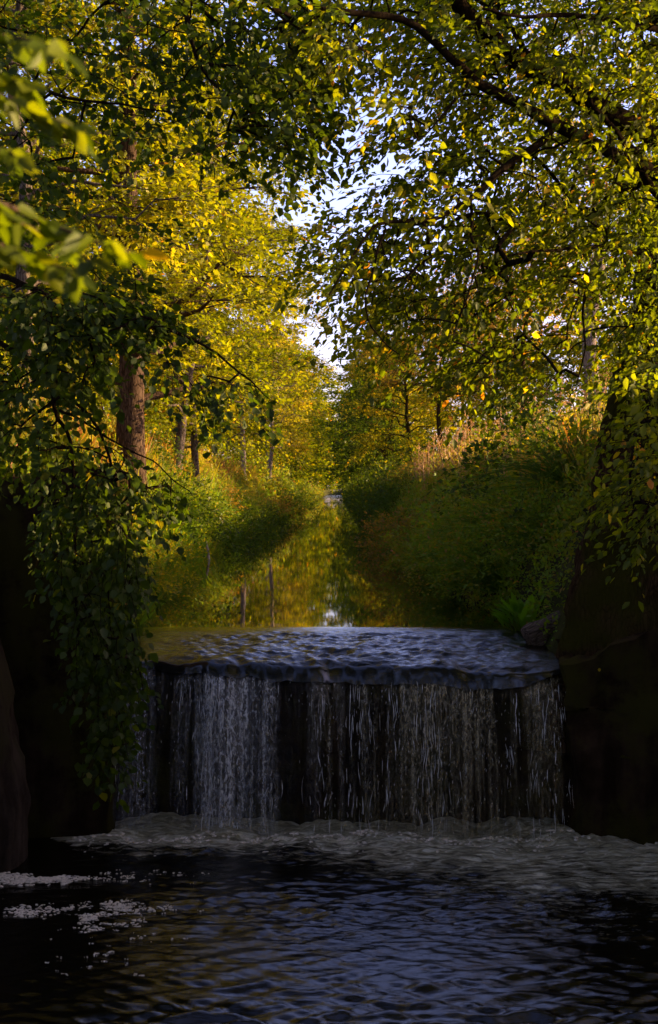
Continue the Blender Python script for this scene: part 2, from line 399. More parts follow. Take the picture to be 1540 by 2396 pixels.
# ------------------------------------------------------------------ ground
WZ = 2.0     # level of the upper canal
def XL(Y): return np.interp(Y, [10, 17, 22, 30, 40, 60, 120, 700], [-2.75, -2.85, -3.05, -3.3, -3.75, -3.75, -3.3, -3.2])
def XR(Y): return np.interp(Y, [10, 17, 20, 26, 42, 121, 700], [2.8, 2.7, 2.5, 2.2, 2.1, 2.3, 2.6])
def hgt(X, Y):
    X = np.asarray(X, float); Y = np.asarray(Y, float)
    P3 = np.stack([X * .35, Y * .35, 0 * X], -1)
    n = fbm(P3, 5, 3)
    dl = XL(Y) - X; dr = X - XR(Y)
    zl = np.interp(dl, [-.8, 0, .5, 1.5, 3, 12, 40, 300], [-.9, 0, 1.1, 2.6, 3.1, 3.7, 4.5, 7])
    zr = np.interp(dr, [-.8, 0, .5, 1.6, 4, 8, 14, 40, 300], [-.9, 0, 1.0, 2.35, 2.95, 3.75, 4.7, 6.3, 9])
    up = WZ + np.where(dl > -.8, zl, np.where(dr > -.8, zr, -.9))
    up = np.where(Y > 590, np.maximum(up, 3.2), up)
    up = up + n * .16 * np.clip(np.maximum(dl, dr), 0, 1)
    # below the weir: sunken pool between high banks, and the low bank the photographer stands on
    pl = -5.0 - X; pr = X - 4.9
    zp = np.where(pl > 0, np.interp(pl, [0, .3, 2, 12, 40, 300], [-1, 4.0, 4.6, 5.6, 6.5, 9]), np.where(pr > 0, np.interp(pr, [0, .3, 3, 12, 40, 300], [-1, 4.2, 6.3, 7.8, 8.5, 11]), -1.0))
    near = np.interp(Y, [3.6, 6.5], [2.3, -1.0])
    zp = np.where((pl <= 0) & (pr <= 0), near, zp) + n * .1
    return np.where(Y > 16.95, up, zp)

def grid_mesh(name, xs, ys, fz, m, smooth=True, tint=None):
    X, Y = np.meshgrid(xs, ys, indexing='ij')
    Z = fz(X, Y)
    V = np.stack([X, Y, Z], -1).reshape(-1, 3)
    i = np.arange(len(V)).reshape(X.shape)
    Q = np.stack([i[:-1, :-1], i[1:, :-1], i[1:, 1:], i[:-1, 1:]], -1).reshape(-1, 4)
    return quads_mesh(name, V, Q, m, smooth, None if tint is None else tint(X, Y).ravel())

xs = np.concatenate([-np.geomspace(400, 14, 22), np.arange(-13, 13.01, .3), np.geomspace(14, 400, 22)])
ys = np.concatenate([-np.geomspace(200, 8, 12), np.arange(-6, 16, .8), [16.94, 16.96], np.arange(17, 62, .6), np.geomspace(63, 1500, 60)])
tag(link('ground', grid_mesh('ground', xs, ys, hgt, M_GROUND)), kind='structure')

# ------------------------------------------------------------------ upper canal with the broken water on the crest
BR0, BR1 = 16.72, 16.36                       # brink at the left and right end of the weir
def brink(X): return BR0 + (BR1 - BR0) * np.clip((X + 2.5) / 5.2, 0, 1) + .09 * np.sin(X * 2.1 + .6) + .04 * np.sin(X * 5.3) + .02 * np.sin(X * 11.7 + 1)
def crest_z(X, Y):
    """surface of the canal: level, then drawn down over the crest towards the brink"""
    s = np.clip((19.35 - Y) / 3.1, 0, 1.2)
    z = WZ + .045 - .15 * s ** 1.25 - .05 * np.exp(-np.clip(Y - brink(X), 0, 9) / .16)
    side = np.clip((X + 2.35) / .9, 0, 1) * np.clip((2.75 - X) / .8, 0, 1)
    amp = np.clip((19.1 - Y) / .6, 0, 1) * (.15 + .85 * side)
    P = np.stack([X * 3.0 + .5 * np.sin(Y * 2), Y * 4.6, 0 * X], -1); P2 = np.stack([X * 8.5 + .8 * np.sin(Y * 3), Y * 12, 0 * X + 3], -1)
    return z + amp * (.032 * fbm(P, 31, 3) + .018 * fbm(P2, 41, 2)) + amp * s ** 3 * .07 * vnoise(np.stack([X * 1.7, Y * .8, 0 * X], -1), 77)

acc = Acc()
nx, ny = 240, 190
u = np.linspace(0, 1, nx); t = np.linspace(0, 1, ny)
U, T = np.meshgrid(u, t, indexing='ij')
xl, xr = -2.75, 2.74
X = xl + (xr - xl) * U
Y0 = brink(X)
Y = Y0 + (20.2 - Y0) * T
Z = crest_z(X, Y)
V = np.stack([X, Y, Z], -1).reshape(-1, 3); i = np.arange(nx * ny).reshape(nx, ny)
acc.add(V, np.stack([i[:-1, :-1], i[1:, :-1], i[1:, 1:], i[:-1, 1:]], -1).reshape(-1, 4))
ysc = np.concatenate([[20.2, 24, 32, 50, 80, 140, 250, 400, 700, 1400]])
X, Y = np.meshgrid(np.linspace(-6.5, 5.5, 9), ysc, indexing='ij')
V = np.stack([X, Y, 0 * X + WZ + .045], -1).reshape(-1, 3); i = np.arange(X.size).reshape(X.shape)
acc.add(V, np.stack([i[:-1, :-1], i[1:, :-1], i[1:, 1:], i[:-1, 1:]], -1).reshape(-1, 4))
tag(link('canal_water', acc.mesh('canal_water', M_CANAL, True)), kind='structure')

# ------------------------------------------------------------------ weir, headwalls, pier
def rough_block(name, x0, x1, y0, y1, z0, z1, m, amp=.05, step=.14, seed=1, parent=None, shape=None, courses=.0):
    dims = np.array([x1 - x0, y1 - y0, z1 - z0]); n = np.maximum((dims / step).astype(int), 2)
    acc = Acc()
    c0 = np.array([x0, y0, z0])
    for ax in range(3):
        a, b = (ax + 1) % 3, (ax + 2) % 3
        for s in (0, 1):
            A, B = np.meshgrid(np.linspace(0, 1, n[a] + 1), np.linspace(0, 1, n[b] + 1), indexing='ij')
            P = np.zeros(A.shape + (3,)); P[..., a] = A; P[..., b] = B; P[..., ax] = s
            P = c0 + P * dims
            i = np.arange(A.size).reshape(A.shape)
            Q = np.stack([i[:-1, :-1], i[1:, :-1], i[1:, 1:], i[:-1, 1:]], -1).reshape(-1, 4)
            if s == 0: Q = Q[:, ::-1]
            acc.add(P, Q)
    V = np.concatenate(acc.v)
    if shape: V = shape(V)
    cen = np.array([(x0 + x1) / 2, (y0 + y1) / 2, (z0 + z1) / 2])
    off = np.stack([fbm(V * 1.7, seed, 4), fbm(V * 1.7, seed + 9, 4), fbm(V * 1.7, seed + 19, 4)], -1) * amp
    if courses:   # recessed mortar joints between the courses
        fz = np.abs(((V[:, 2] / courses) % 1) - .5)
        rowi = np.floor(V[:, 2] / courses)
        fx = np.abs((((V[:, 0] + rowi * .31) / (courses * 2)) % 1) - .5)
        off[:, 1] += np.where((fz > .43) | (fx > .46), .03, 0) * np.where(V[:, 1] < (y0 + y1) / 2, 1, 0)
    me = quads_mesh(name, V + off, np.concatenate(acc.q), m, True)
    return link(name, me, parent)

wr = empty('weir', (0, 16.6, -1))
def loc_child(o, root):
    o.location = -root.location
    return o
loc_child(rough_block('weir_face', -2.7, 2.95, 16.88, 17.7, -1.2, 1.7, M_STONE, .05, .12, 3, wr, courses=.32), wr)
loc_child(rough_block('crest_slab', -2.7, 2.95, 16.76, 19.5, 1.72, 1.8, M_STONE, .02, .2, 4, wr), wr)
tag(wr, 'dark wet stone weir behind the falling water', 'weir')

def slope_left(V):
    V = V.copy(); top = V[:, 2] > 1.5
    return V
lh = tag(rough_block('headwall', -7.5, -2.52, 16.0, 17.2, -1.2, 4.1, M_STONE, .11, .13, 11, courses=.34), 'dark damp retaining wall behind the hanging branches beside the waterfall', 'wall')
def slope_right(V):
    V = V.copy()
    k = (V[:, 2] > 1.8)
    V[:, 2] = np.where(k, 1.8 + (V[:, 2] - 1.8) * np.clip(.55 + (V[:, 0] - 2.8) * .6, .3, 1.6), V[:, 2])
    return V
rh = tag(rough_block('headwall', 2.66, 8.5, 15.92, 17.1, -1.2, 2.2, M_STONE, .16, .11, 21, shape=slope_right, courses=.34), 'mossy dark retaining wall under the huge flared trunk', 'wall')

def column_mesh(name, path, rfun, m, sides=40, n=40, amp=.03, seed=2, scale=3.0, ysq=1.0):
    """an upright irregular body: path of (x,y,z), rfun(k, angle) -> radius"""
    P = smooth_path(path, n); an = np.arange(sides) / sides * 2 * np.pi
    k = np.linspace(0, 1, n)
    Rr = rfun(k[:, None], an[None, :])
    V = np.stack([P[:, None, 0] + Rr * np.cos(an), P[:, None, 1] + ysq * Rr * np.sin(an), np.repeat(P[:, 2:3], sides, 1)], -1)
    d = fbm(V * scale, seed, 4) * amp
    V[..., 0] += d * np.cos(an); V[..., 1] += d * np.sin(an)
    i = np.arange(n * sides).reshape(n, sides)
    Q = np.stack([i[:-1], np.roll(i[:-1], -1, 1), np.roll(i[1:], -1, 1), i[1:]], -1).reshape(-1, 4)
    return V.reshape(-1, 3), Q

pv, pq = column_mesh('pier', [(-4.62, 15.0, -1.2), (-4.58, 15.0, 0), (-4.57, 15.0, .9), (-4.80, 15.0, 2.2), (-5.2, 15.1, 3.4), (-5.5, 15.1, 4.0)],
                     lambda k, a: 1.22 * (1 + .06 * np.cos(2 * a)) * (1 - .05 * k), M_PIER, 56, 50, .07, 6, 2.2)
tag(link('stone_pier', quads_mesh('stone_pier', pv, pq, M_PIER, True)), 'pale brown rounded stone pier rising from the pool by the drifting foam', 'pier')

# ------------------------------------------------------------------ falling water
def fall_profile(X, t, off=0.0):
    """t 0 at the brink, 1 at the pool"""
    y0 = brink(X); z0 = crest_z(X, y0)
    drop = z0 + .1
    z = z0 - .13 * np.sqrt(np.clip(t, 0, 1)) - (drop - .13) * t
    y = y0 - .42 * np.sqrt(np.clip(t, 0, 1)) - off
    return y, z

def water_amount(X):
    px = VX + X * F / 15.9
    return np.interp(px, [250, 300, 340, 375, 400, 440, 470, 500, 560, 630, 645, 655, 700, 725, 760, 800, 850, 900, 960, 1050, 1150, 1200, 1225, 1245, 1300, 1335, 1350],
                         [.4, .8, .6, .12, .9, .35, 1.2, 1.9, 1.7, 1.5, .9, .08, .08, .5, 1.0, .45, 1.1, .9, 1.5, 1.3, 1.4, 1.1, .25, 1.0, .9, .5, .0])

wf = empty('waterfall', (0, 16, 0))
acc = Acc()          # glassy lip where the sheet bends over
nx, nt_ = 260, 14
X, T = np.meshgrid(np.linspace(-2.6, 2.72, nx), np.linspace(0, 1, nt_), indexing='ij')
def lip_len(X):
    l = .10 + .025 * vnoise(np.stack([X * 1.3, 0 * X, 0 * X], -1), 51) + .006 * vnoise(np.stack([X * 5, 0 * X, 0 * X], -1), 52)
    return np.clip(l * np.interp(VX + X * F / 16, [250, 500, 640, 780, 900, 1200, 1300], [.3, .6, .9, .75, 1.0, .7, .2]), .02, .3)
len_ = lip_len(X)
Tf = T ** 2 * len_
y, z = fall_profile(X, Tf)
y -= .012 * vnoise(np.stack([X * 9, T * 1.0, 0 * X], -1), 53) * T + .02 * vnoise(np.stack([X * 2.7, T, 0 * X], -1), 54) * T
V = np.stack([X, y - 16, z], -1).reshape(-1, 3); i = np.arange(nx * nt_).reshape(nx, nt_)
acc.add(V, np.stack([i[:-1, :-1], i[:-1, 1:], i[1:, 1:], i[1:, :-1]], -1).reshape(-1, 4))
link('lip', acc.mesh('lip', M_NAPPE, True), wf)
for layer, (off, sd, gain) in enumerate([(-.02, 1, 1.0), (-.10, 2, .75), (.05, 3, .55)]):
    acc = Acc(); nx, nz = 240, 110
    X, T = np.meshgrid(np.linspace(-3.02, 2.80, nx), np.linspace(.02, 1, nz), indexing='ij')
    Xc = np.clip(X, -2.6, 2.8)
    y, z = fall_profile(Xc, T, off)
    y += .03 * fbm(np.stack([X * 5, T * 3.0 + sd, 0 * X], -1), 60 + sd, 3) * (0.3 + T)
    Xw = X + .02 * fbm(np.stack([X * 4, T * 4, 0 * X + sd], -1), 70, 2) * T + .10 * T * vnoise(np.stack([X * 1.1, 0 * X, 0 * X], -1), 71)
    amt = water_amount(X) * gain * np.clip((T - .72 * lip_len(Xc)) / .05, 0, 1) * (np.interp(T, [0, .15, .6, 1], [1.3, 1.2, .9, .8]) + .9 * np.exp(-np.clip(T - lip_len(Xc), 0, 1) / .05))
    V = np.stack([Xw, y - 16, z], -1).reshape(-1, 3); i = np.arange(nx * nz).reshape(nx, nz)
    acc.add(V, np.stack([i[:-1, :-1], i[:-1, 1:], i[1:, 1:], i[1:, :-1]], -1).reshape(-1, 4), amt.ravel())
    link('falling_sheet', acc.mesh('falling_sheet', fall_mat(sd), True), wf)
# separate short ropes of clear water running down in front of the sheet
rng = np.random.default_rng(17)
n = 1400; X0 = rng.uniform(-2.9, 2.66, n); X0 = X0[rng.random(n) < (water_amount(X0) / 1.7) ** 1.3 * np.clip(.55 + vnoise(np.stack([X0 * 6, 0 * X0, 0 * X0], -1), 16), 0, 1)]; n = len(X0)
t0 = rng.random((n, 1)) ** 1.2 * .85 + .05; tk = np.clip(t0 + rng.uniform(.03, .16, (n, 1)) * np.linspace(0, 1, 14)[None], 0, 1)
Xr = X0[:, None] + .02 * fbm(np.stack([X0[:, None] * 9 + 0 * tk, tk * 9, 0 * tk], -1), 18, 2) + rng.normal(0, .05, (n, 1)) * tk
yr, zr_ = fall_profile(np.clip(Xr, -2.6, 2.68), tk, .05)
yr = yr + .025 * fbm(np.stack([X0[:, None] * 9 + 0 * tk, tk * 9, 0 * Xr], -1), 19, 2) + rng.normal(0, .03, (n, 1))
bead = (.4 + .9 * np.abs(fbm(np.stack([X0[:, None] * 31 + 0 * tk, tk * 40, 0 * Xr], -1), 20, 2))) * np.sin(np.linspace(.15, 3.0, 14))[None]
rv, rq = tubes(np.stack([Xr, yr - 16, zr_], -1), rng.uniform(.002, .0065, (n, 1)) * bead, 5)
tag(link('strands', quads_mesh('strands', rv, rq, M_DROP, True), wf), kind='stuff')
# drops torn off the sheet
rng = np.random.default_rng(3)
n = 1500
X = rng.uniform(-3.0, 2.8, n); keep = rng.random(n) < water_amount(X) / 1.8; X = X[keep]; n = len(X)
X = X + .012 * rng.normal(size=n)
t = rng.random(n) ** 1.1
y, z = fall_profile(np.clip(X, -2.6, 2.8), .08 + .9 * t, .03)
y = y + rng.normal(0, .035, n)
D = np.tile([0, 0, -1.0], (n, 1)) + rng.normal(0, .18, (n, 3)); L = rng.uniform(.006, .022, n)
oct_ = np.array([(0, .5, 0), (0, 0, .5), (0, -.5, 0), (0, 0, -.5), (-1.3, 0, 0), (1, 0, 0)])
V = nrm(D); Bx = nrm(np.cross(V, [0, 1.0, .1])); By = np.cross(V, Bx)
r_ = L * .32
VV = np.stack([X, y - 16, z], -1)[:, None] + V[:, None] * (oct_[None, :, 0:1] * L[:, None, None]) + (Bx[:, None] * oct_[None, :, 1:2] + By[:, None] * oct_[None, :, 2:3]) * r_[:, None, None]
tri = np.array([(0, 1, 4), (1, 2, 4), (2, 3, 4), (3, 0, 4), (1, 0, 5), (2, 1, 5), (3, 2, 5), (0, 3, 5)])
TQ = (tri[None] + (np.arange(n) * 6)[:, None, None]).reshape(-1, 3)
tag(link('drops', quads_mesh('drops', VV.reshape(-1, 3), TQ, M_DROP, True), wf), kind='stuff')
tag(wf, 'broken curtain of white streaked water falling over the weir', 'waterfall')

# ------------------------------------------------------------------ pool
def pool_z(X, Y):
    k = np.random.default_rng(8)
    z = np.zeros_like(X)
    near = np.clip((12.6 - Y) / 2.2, 0, 1) ** 1.5
    for _ in range(34):       # ripples running towards the viewer
        wl = .10 * (4.2 ** k.random()); th = k.normal(0, .36) + .12; a = .0040 * (wl / .30) ** 1.15
        z += a * (.22 + 1.05 * near) * np.sin((X * np.sin(th) + Y * np.cos(th)) * 2 * np.pi / wl + k.uniform(0, 6.3))
    P = np.stack([X * 3.0, Y * 4.5, 0 * X], -1)
    mid = np.exp(-((Y - 13.2) / 1.3) ** 2)
    z += mid * .020 * fbm(P * np.array([1, 1.5, 1]), 90, 4, .65)
    left = np.clip((X + 2.2) / 1.2, 0, 1)
    z *= (.25 + .75 * np.clip((X + 2.6) / 1.5, 0, 1))
    boil = np.exp(-np.clip(15.9 - Y, 0, 9) / .75) * np.clip((X + 2.9) / .6, 0, 1)
    z += boil * (.012 + .085 * fbm(np.stack([X * 2.3, Y * 2.6, 0 * X + 5], -1), 95, 4, .55))
    return z
def pool_foam(X, Y):
    reach = np.interp(X, [-3.4, -2.6, -1.5, -.3, .8, 2.0, 3.0, 4.0], [.05, .7, .9, .8, 1.6, 2.0, 2.1, 2.2])
    d = (16.15 - Y) / reach
    f = np.interp(d, [0, .45, .8, 1.15, 1.7, 2.4], [1.0, .84, .62, .44, .33, .2]) + .10 * fbm(np.stack([X * 1.6, Y * 2.0, 0 * X], -1), 99, 3)
    tongue = np.exp(-((Y - (13.6 + .22 * X)) / .35) ** 2) * np.clip((X - .0) / 1.0, 0, 1) * .12
    return np.where(X < -3.2, .1, f + tongue)
acc = Acc()
xs = np.linspace(-6.5, 6.5, 420); ys = np.linspace(9.0, 16.9, 460)
Xg, Yg = np.meshgrid(xs, ys, indexing='ij')
V = np.stack([Xg, Yg, pool_z(Xg, Yg)], -1).reshape(-1, 3); i = np.arange(Xg.size).reshape(Xg.shape)
acc.add(V, np.stack([i[:-1, :-1], i[1:, :-1], i[1:, 1:], i[:-1, 1:]], -1).reshape(-1, 4), pool_foam(Xg, Yg).ravel())
acc.add([(-6.5, 2, 0), (6.5, 2, 0), (6.5, 9.0, 0), (-6.5, 9.0, 0)], [(0, 1, 2, 3)])
tag(link('pool_water', acc.mesh('pool_water', M_POOL, True)), kind='structure')

# floating foam clots
rng = np.random.default_rng(12)
acc = Acc()
def clot(x, y, r, zb=0.0):
    th = np.arange(10) / 10 * 2 * np.pi; ph = np.linspace(0, np.pi / 2, 4)
    rr = r * (1 + .3 * rng.normal(size=10))
    V = np.array([[x + rr[j] * np.cos(th[j]) * np.cos(p) * 1.25, y + rr[j] * np.sin(th[j]) * np.cos(p), zb + .002 + .38 * r * np.sin(p) + (0 if p else -.01)] for p in ph for j in range(10)])
    i = np.arange(40).reshape(4, 10)
    acc.add(V, np.stack([i[:-1], np.roll(i[:-1], -1, 1), np.roll(i[1:], -1, 1), i[1:]], -1).reshape(-1, 4))
def poolpt(px, py):
    Y = CZ * F / (py - VY); return (px - VX) * Y / F, Y
for (px0, px1, py0, py1, n, r0, r1) in [(0, 75, 2045, 2072, 60, .02, .05), (70, 165, 2050, 2068, 60, .02, .04), (165, 225, 2050, 2058, 14, .015, .03), (30, 90, 2120, 2150, 30, .015, .035),
                                       (20, 210, 2105, 2150, 40, .01, .03), (195, 330, 2105, 2190, 120, .012, .032), (240, 400, 2100, 2140, 50, .01, .025), (100, 480, 2080, 2300, 45, .006, .016), (230, 480, 2030, 2075, 60, .008, .02)]:
    for _ in range(n):
        x, y = poolpt(rng.uniform(px0, px1), rng.triangular(py0, (py0 + py1) / 2, py1)); big_r = rng.uniform(r0, r1)
        for _b in range(rng.integers(2, 8)):
            clot(x + rng.normal(0, big_r * 1.5), y + rng.normal(0, big_r * 1.1), big_r * rng.uniform(.2, .6))
for _ in range(1500):
    x = rng.uniform(-2.9, 4.6); d = rng.exponential(.28) * np.interp(x, [-3, 0, 1, 4.6], [.7, .8, 1.5, 1.9]); y = 16.05 - d
    if x > 2.8 and rng.random() < .45: continue
    z0 = float(pool_z(np.array([x]), np.array([y]))[0]); big_r = rng.uniform(.012, .04) * np.exp(-d * .6)
    for _b in range(rng.integers(1, 5)):
        clot(x + rng.normal(0, big_r * 1.7), y + rng.normal(0, big_r), big_r * rng.uniform(.25, .8), z0 - .01)
tag(link('floating_foam', acc.mesh('floating_foam', M_FOAM, True)), kind='stuff')

# ------------------------------------------------------------------ growing trees
def grow(seed, H=15.0, r0=.22, cb=3.5, CR=4.2, nl=34, subs=6, per=4, nleaf=20, leaf=.12, W=.6, lean=(0, 0), tmpl=LEAF4, upright=.3, Ls=.9, shape=.38, twigs=True, droop=.3):
    """one tree: verts/quads of trunk with limbs, leaf arrays of the crown"""
    rng = np.random.default_rng(seed)
    K = 9
    tz = np.linspace(0, 1, K)
    tp = np.stack([lean[0] * tz ** 1.5 + rng.normal(0, .10, K) * tz * 2, lean[1] * tz ** 1.5 + rng.normal(0, .10, K) * tz * 2, tz * H * .93 - .3], -1)
    tp = smooth_path(tp, 24); kk = np.linspace(0, 1, 24)
    tr = r0 * (1 - .93 * kk ** 1.1) * (1 + .55 * np.exp(-kk * 24))
    wood = Acc(); wood.add(*tubes(tp[None], tr[None], 10))
    hs = cb + (H * .97 - cb) * ((np.arange(nl) + rng.random(nl) * .8) / nl) ** .95
    rel = (hs - cb) / (H - cb)
    prof = np.interp(rel, [0, shape * .4, shape, .75, 1], [.62, .9, 1, .66, .16])
    az = np.arange(nl) * 2.39996 + rng.normal(0, .35, nl)
    ln = CR * prof * rng.uniform(.7, 1.12, nl)
    kf = np.clip((hs + .3) / (H * .93), 0, .999) * 23; k0 = kf.astype(int); f = (kf - k0)[:, None]
    base = tp[k0] * (1 - f) + tp[np.minimum(k0 + 1, 23)] * f
    el = np.interp(rel, [0, .5, 1], [.15, .5, 1.1]) + upright * rng.normal(.3, .35, nl)
    s = np.linspace(0, 1, 7)
    dirh = np.stack([np.cos(az), np.sin(az), 0 * az], -1)
    LP = base[:, None] + dirh[:, None] * (ln * np.cos(el * .75))[:, None, None] * s[None, :, None] + UP * ((ln * np.sin(el))[:, None] * (s - .45 * s ** 2))[..., None]
    LP[:, 1:] += rng.normal(0, .05, (nl, 6, 3)) * ln[:, None, None] * .6
    lr = np.maximum(r0 * .30 * (1 - rel)[:, None] + .015, .012) * (1 - .85 * s)[None]
    wood.add(*tubes(LP, lr, 5))
    # side branches
    ts = .28 + .72 * (np.arange(subs) + rng.random((nl, subs))) / subs
    q = ts * 6 * .9999; k0 = q.astype(int); f = (q - k0)[..., None]
    li = np.arange(nl)[:, None]
    sb = LP[li, k0] * (1 - f) + LP[li, k0 + 1] * f
    ld = nrm(LP[li, np.minimum(k0 + 1, 6)] - LP[li, k0])
    sidev = nrm(np.cross(ld, UP)) * np.where(rng.random((nl, subs, 1)) < .5, -1, 1)
    sd = nrm(ld * .8 + sidev * rng.uniform(.3, 1.1, (nl, subs, 1)) + UP * rng.normal(.05, .3, (nl, subs, 1)))
    sl = (ln[:, None] * rng.uniform(.22, .42, (nl, subs)) + .35) * (1.15 - .5 * ts)
    w = np.linspace(0, 1, 4)
    SP = sb[:, :, None] + sd[:, :, None] * (sl[..., None] * w)[..., None] - UP * (.12 * sl[..., None] * w ** 2)[..., None]
    SP = SP.reshape(-1, 4, 3)
    wood.add(*tubes(SP, np.linspace(.016, .005, 4)[None] * np.ones((len(SP), 1)), 3))
    # leaf sprays along the side branches
    M = len(SP)
    tt = (np.arange(per) + .3 + .7 * rng.random((M, per))) / per * 2.999
    k0 = np.minimum(tt.astype(int), 2); f = (tt - k0)[..., None]
    mi = np.arange(M)[:, None]
    P = (SP[mi, k0] * (1 - f) + SP[mi, k0 + 1] * f).reshape(-1, 3)
    D = np.repeat(nrm(SP[:, -1] - SP[:, 0]), per, 0) + rng.normal(0, .55, (M * per, 3)) * np.array([1, 1, .5])
    C, dl, nn, sz, TW = sprays(P, D, rng.uniform(.7, 1.25, len(P)) * Ls, nleaf, leaf, rng, droop=droop, spread=.42, tilt=.5)
    if twigs: wood.add(*tubes(TW, np.linspace(.006, .002, 4)[None] * np.ones((len(TW), 1)), 3))
    return wood, (C, dl, nn, sz, W, tmpl), rng

def tint_for(C, rng, n, base=.35, amp=.28, patch=.55, seed=0):
    """leaf hue: clumps of one colour, some leaves turned"""
    t = base + amp * fbm(C * patch, 200 + seed, 2) + rng.normal(0, .07, n)
    t = np.where(rng.random(n) < .06, t + rng.uniform(.15, .5, n), t)
    return np.clip(t, 0, .93)

def tree_proto(name, label, cat, leafmat, bark, tintbase, tamp=.28, **kw):
    wood, (C, dl, nn, sz, W, tmpl), rng = grow(**kw)
    root = empty(name)
    tag(root, label, cat)
    link('trunk', wood.mesh('trunk', bark, True), root)
    link('crown', leaf_mesh('crown', C, dl, nn, sz, W, tint_for(C, rng, len(C), tintbase, tamp, seed=kw['seed']), leafmat, tmpl), root)
    return root

def place(proto, X, Y, rz=0.0, sc_=1.0, label=None, group=None, first=False, dz=0.0, cat=None):
    o = proto if first else copy_tree(proto)
    o.location = (X, Y, float(hgt(X, Y)) - .1 + dz); o.rotation_euler = (0, 0, rz)
    o.scale = (sc_,) * 3 if not hasattr(sc_, '__len__') else sc_
    if label: o['label'] = label
    if group: o['group'] = group
    elif 'group' in o: del o['group']
    return o

# the named trees of both banks
big = tree_proto('oak_tree', 'large tree with the thick brown ridged trunk on the left bank', 'tree', M_GOLD, M_BARK, .04, seed=11, H=19, r0=.30, cb=1.7, CR=4.3, nl=46, subs=6, per=4, nleaf=32, leaf=.15, Ls=1.0)
place(big, -4.25, 29.5, .4, first=True)
maple = tree_proto('maple_tree', 'yellow leaved tree with several pale leaning stems beside the thick brown trunk', 'tree', M_GOLD, M_BARKG, .05, seed=12, H=15, r0=.16, cb=1.7, CR=3.8, nl=40, subs=6, per=4, nleaf=30, leaf=.15, lean=(.9, 0))
place(maple, -5.0, 44.5, 1.0, first=True)
maple.rotation_euler[1] = .16
maple2 = place(maple, -4.6, 47.5, 3.3, .85, 'slimmer dark stemmed tree just behind the pale leaning stems on the left bank')
birch = tree_proto('birch_tree', 'rusty gold tree over the three thin sunlit stems at the left waterside', 'tree', M_GOLD, M_BARKP, .26, seed=13, H=15, r0=.15, cb=3.0, CR=4.0, nl=40, subs=6, per=4, nleaf=26, leaf=.18, lean=(.3, 0))
place(birch, -4.4, 98, 0.3, (1.0, 1.0, 1.0), first=True)
birch2 = place(birch, -4.9, 76, 2.2, 1.0, 'russet tinged tree on the left bank ahead of the three thin sunlit stems')
tall = tree_proto('lime_tree', 'tall yellow green tree rising behind the thick brown trunk', 'tree', M_GREEN, M_BARK, .32, seed=14, H=20, r0=.26, cb=3.0, CR=4.6, nl=48, subs=6, per=4, nleaf=32, leaf=.165)
place(tall, -9.0, 37, 0, first=True)
leftset = [(tall, -6.3, 57, 1.2, .95, 'tall yellow green tree on the left bank beyond the pale leaning stems'),
           (big, -11.5, 28, 2.0, .9, 'broad tree at the left edge behind the hanging branches'),
           (tall, -10.5, 50, 2.6, 1.0, 'tall green tree set back from the canal on the left'),
           (maple, -7.5, 66, 5.0, 1.2, 'golden tree set back on the left bank before the russet tree'),
           (big, -8.0, 84, 4.0, .95, 'dense green gold tree on the left bank behind the russet tree'),
           (tall, -15.5, 40, 3.6, 1.05, 'tall tree in the second row at the far left'),
           (maple, -5.5, 25.6, 2.5, 1.0, 'golden leaved tree at the left edge nearest the retaining wall'),
           (maple, -9.8, 31, 4.2, 1.1, 'golden leaved tree behind the thick brown trunk at the left edge')]
for p, x, y, rz, s, lab in leftset: place(p, x, y, rz, s, lab)

ash = tree_proto('ash_tree', 'tree with the straight pale trunk lit on one side on the right slope', 'tree', M_GREEN, M_BARKP, .42, seed=21, H=14, r0=.21, cb=5.2, CR=3.8, nl=30, subs=6, per=3, nleaf=16, leaf=.13)
place(ash, 6.35, 35, .5, first=True)
dk = tree_proto('hazel_tree', 'thin dark leaning tree in front of the lit gold leaves on the right bank', 'tree', M_BROWN, M_BARKD, .36, seed=22, H=9.5, r0=.15, cb=3.6, CR=3.6, nl=28, subs=6, per=3, nleaf=16, leaf=.13, lean=(-.8, 0))
place(dk, 5.2, 68, .0, first=True)
place(dk, 6.6, 50, 2.1, (1.0, 1.0, 1.0), 'dark straight trunked tree at the top of the sunlit right slope')
place(dk, 7.4, 80, 4.1, 1.05, 'slim brown leaved tree behind the thin dark leaning tree')
gold = tree_proto('sycamore_tree', 'golden green tree leaning over the water on the right bank', 'tree', M_GOLD, M_BARKD, .36, seed=23, H=12.5, r0=.18, cb=1.2, CR=4.4, nl=36, subs=6, per=4, nleaf=24, leaf=.19, lean=(-.6, 0))
place(gold, 5.0, 94, .6, first=True)
place(gold, 9.5, 108, 2.6, 1.1, 'gold tree set back on the right behind the one leaning over the water')
place(ash, 11.5, 24, 2.6, .9, 'green tree at the right edge glowing behind the hanging leaves')
place(tall, 6.9, 22.6, 1.9, .82, 'leafy green tree crowding the right edge behind the arching limbs')
place(ash, 13.5, 76, 4.6, 1.15, 'light green tree set back behind the sunlit right slope')
for x, y, p, q, l in [(17.5, 82, tall, .85, 'tall green tree at the back of the clearing on the right'), (22.5, 74, gold, 1.2, 'golden tree at the far right beyond the sunlit slope'), (9.5, 90, dk, 1.35, 'brown leaved tree between the leaning tree and the light green tree'),
                   (27, 88, tall, .9, 'tall tree deep in the wood on the right'), (14, 97, gold, 1.2, 'gold tree in the last row on the right')]:
    place(p, x, y, x, q, l)

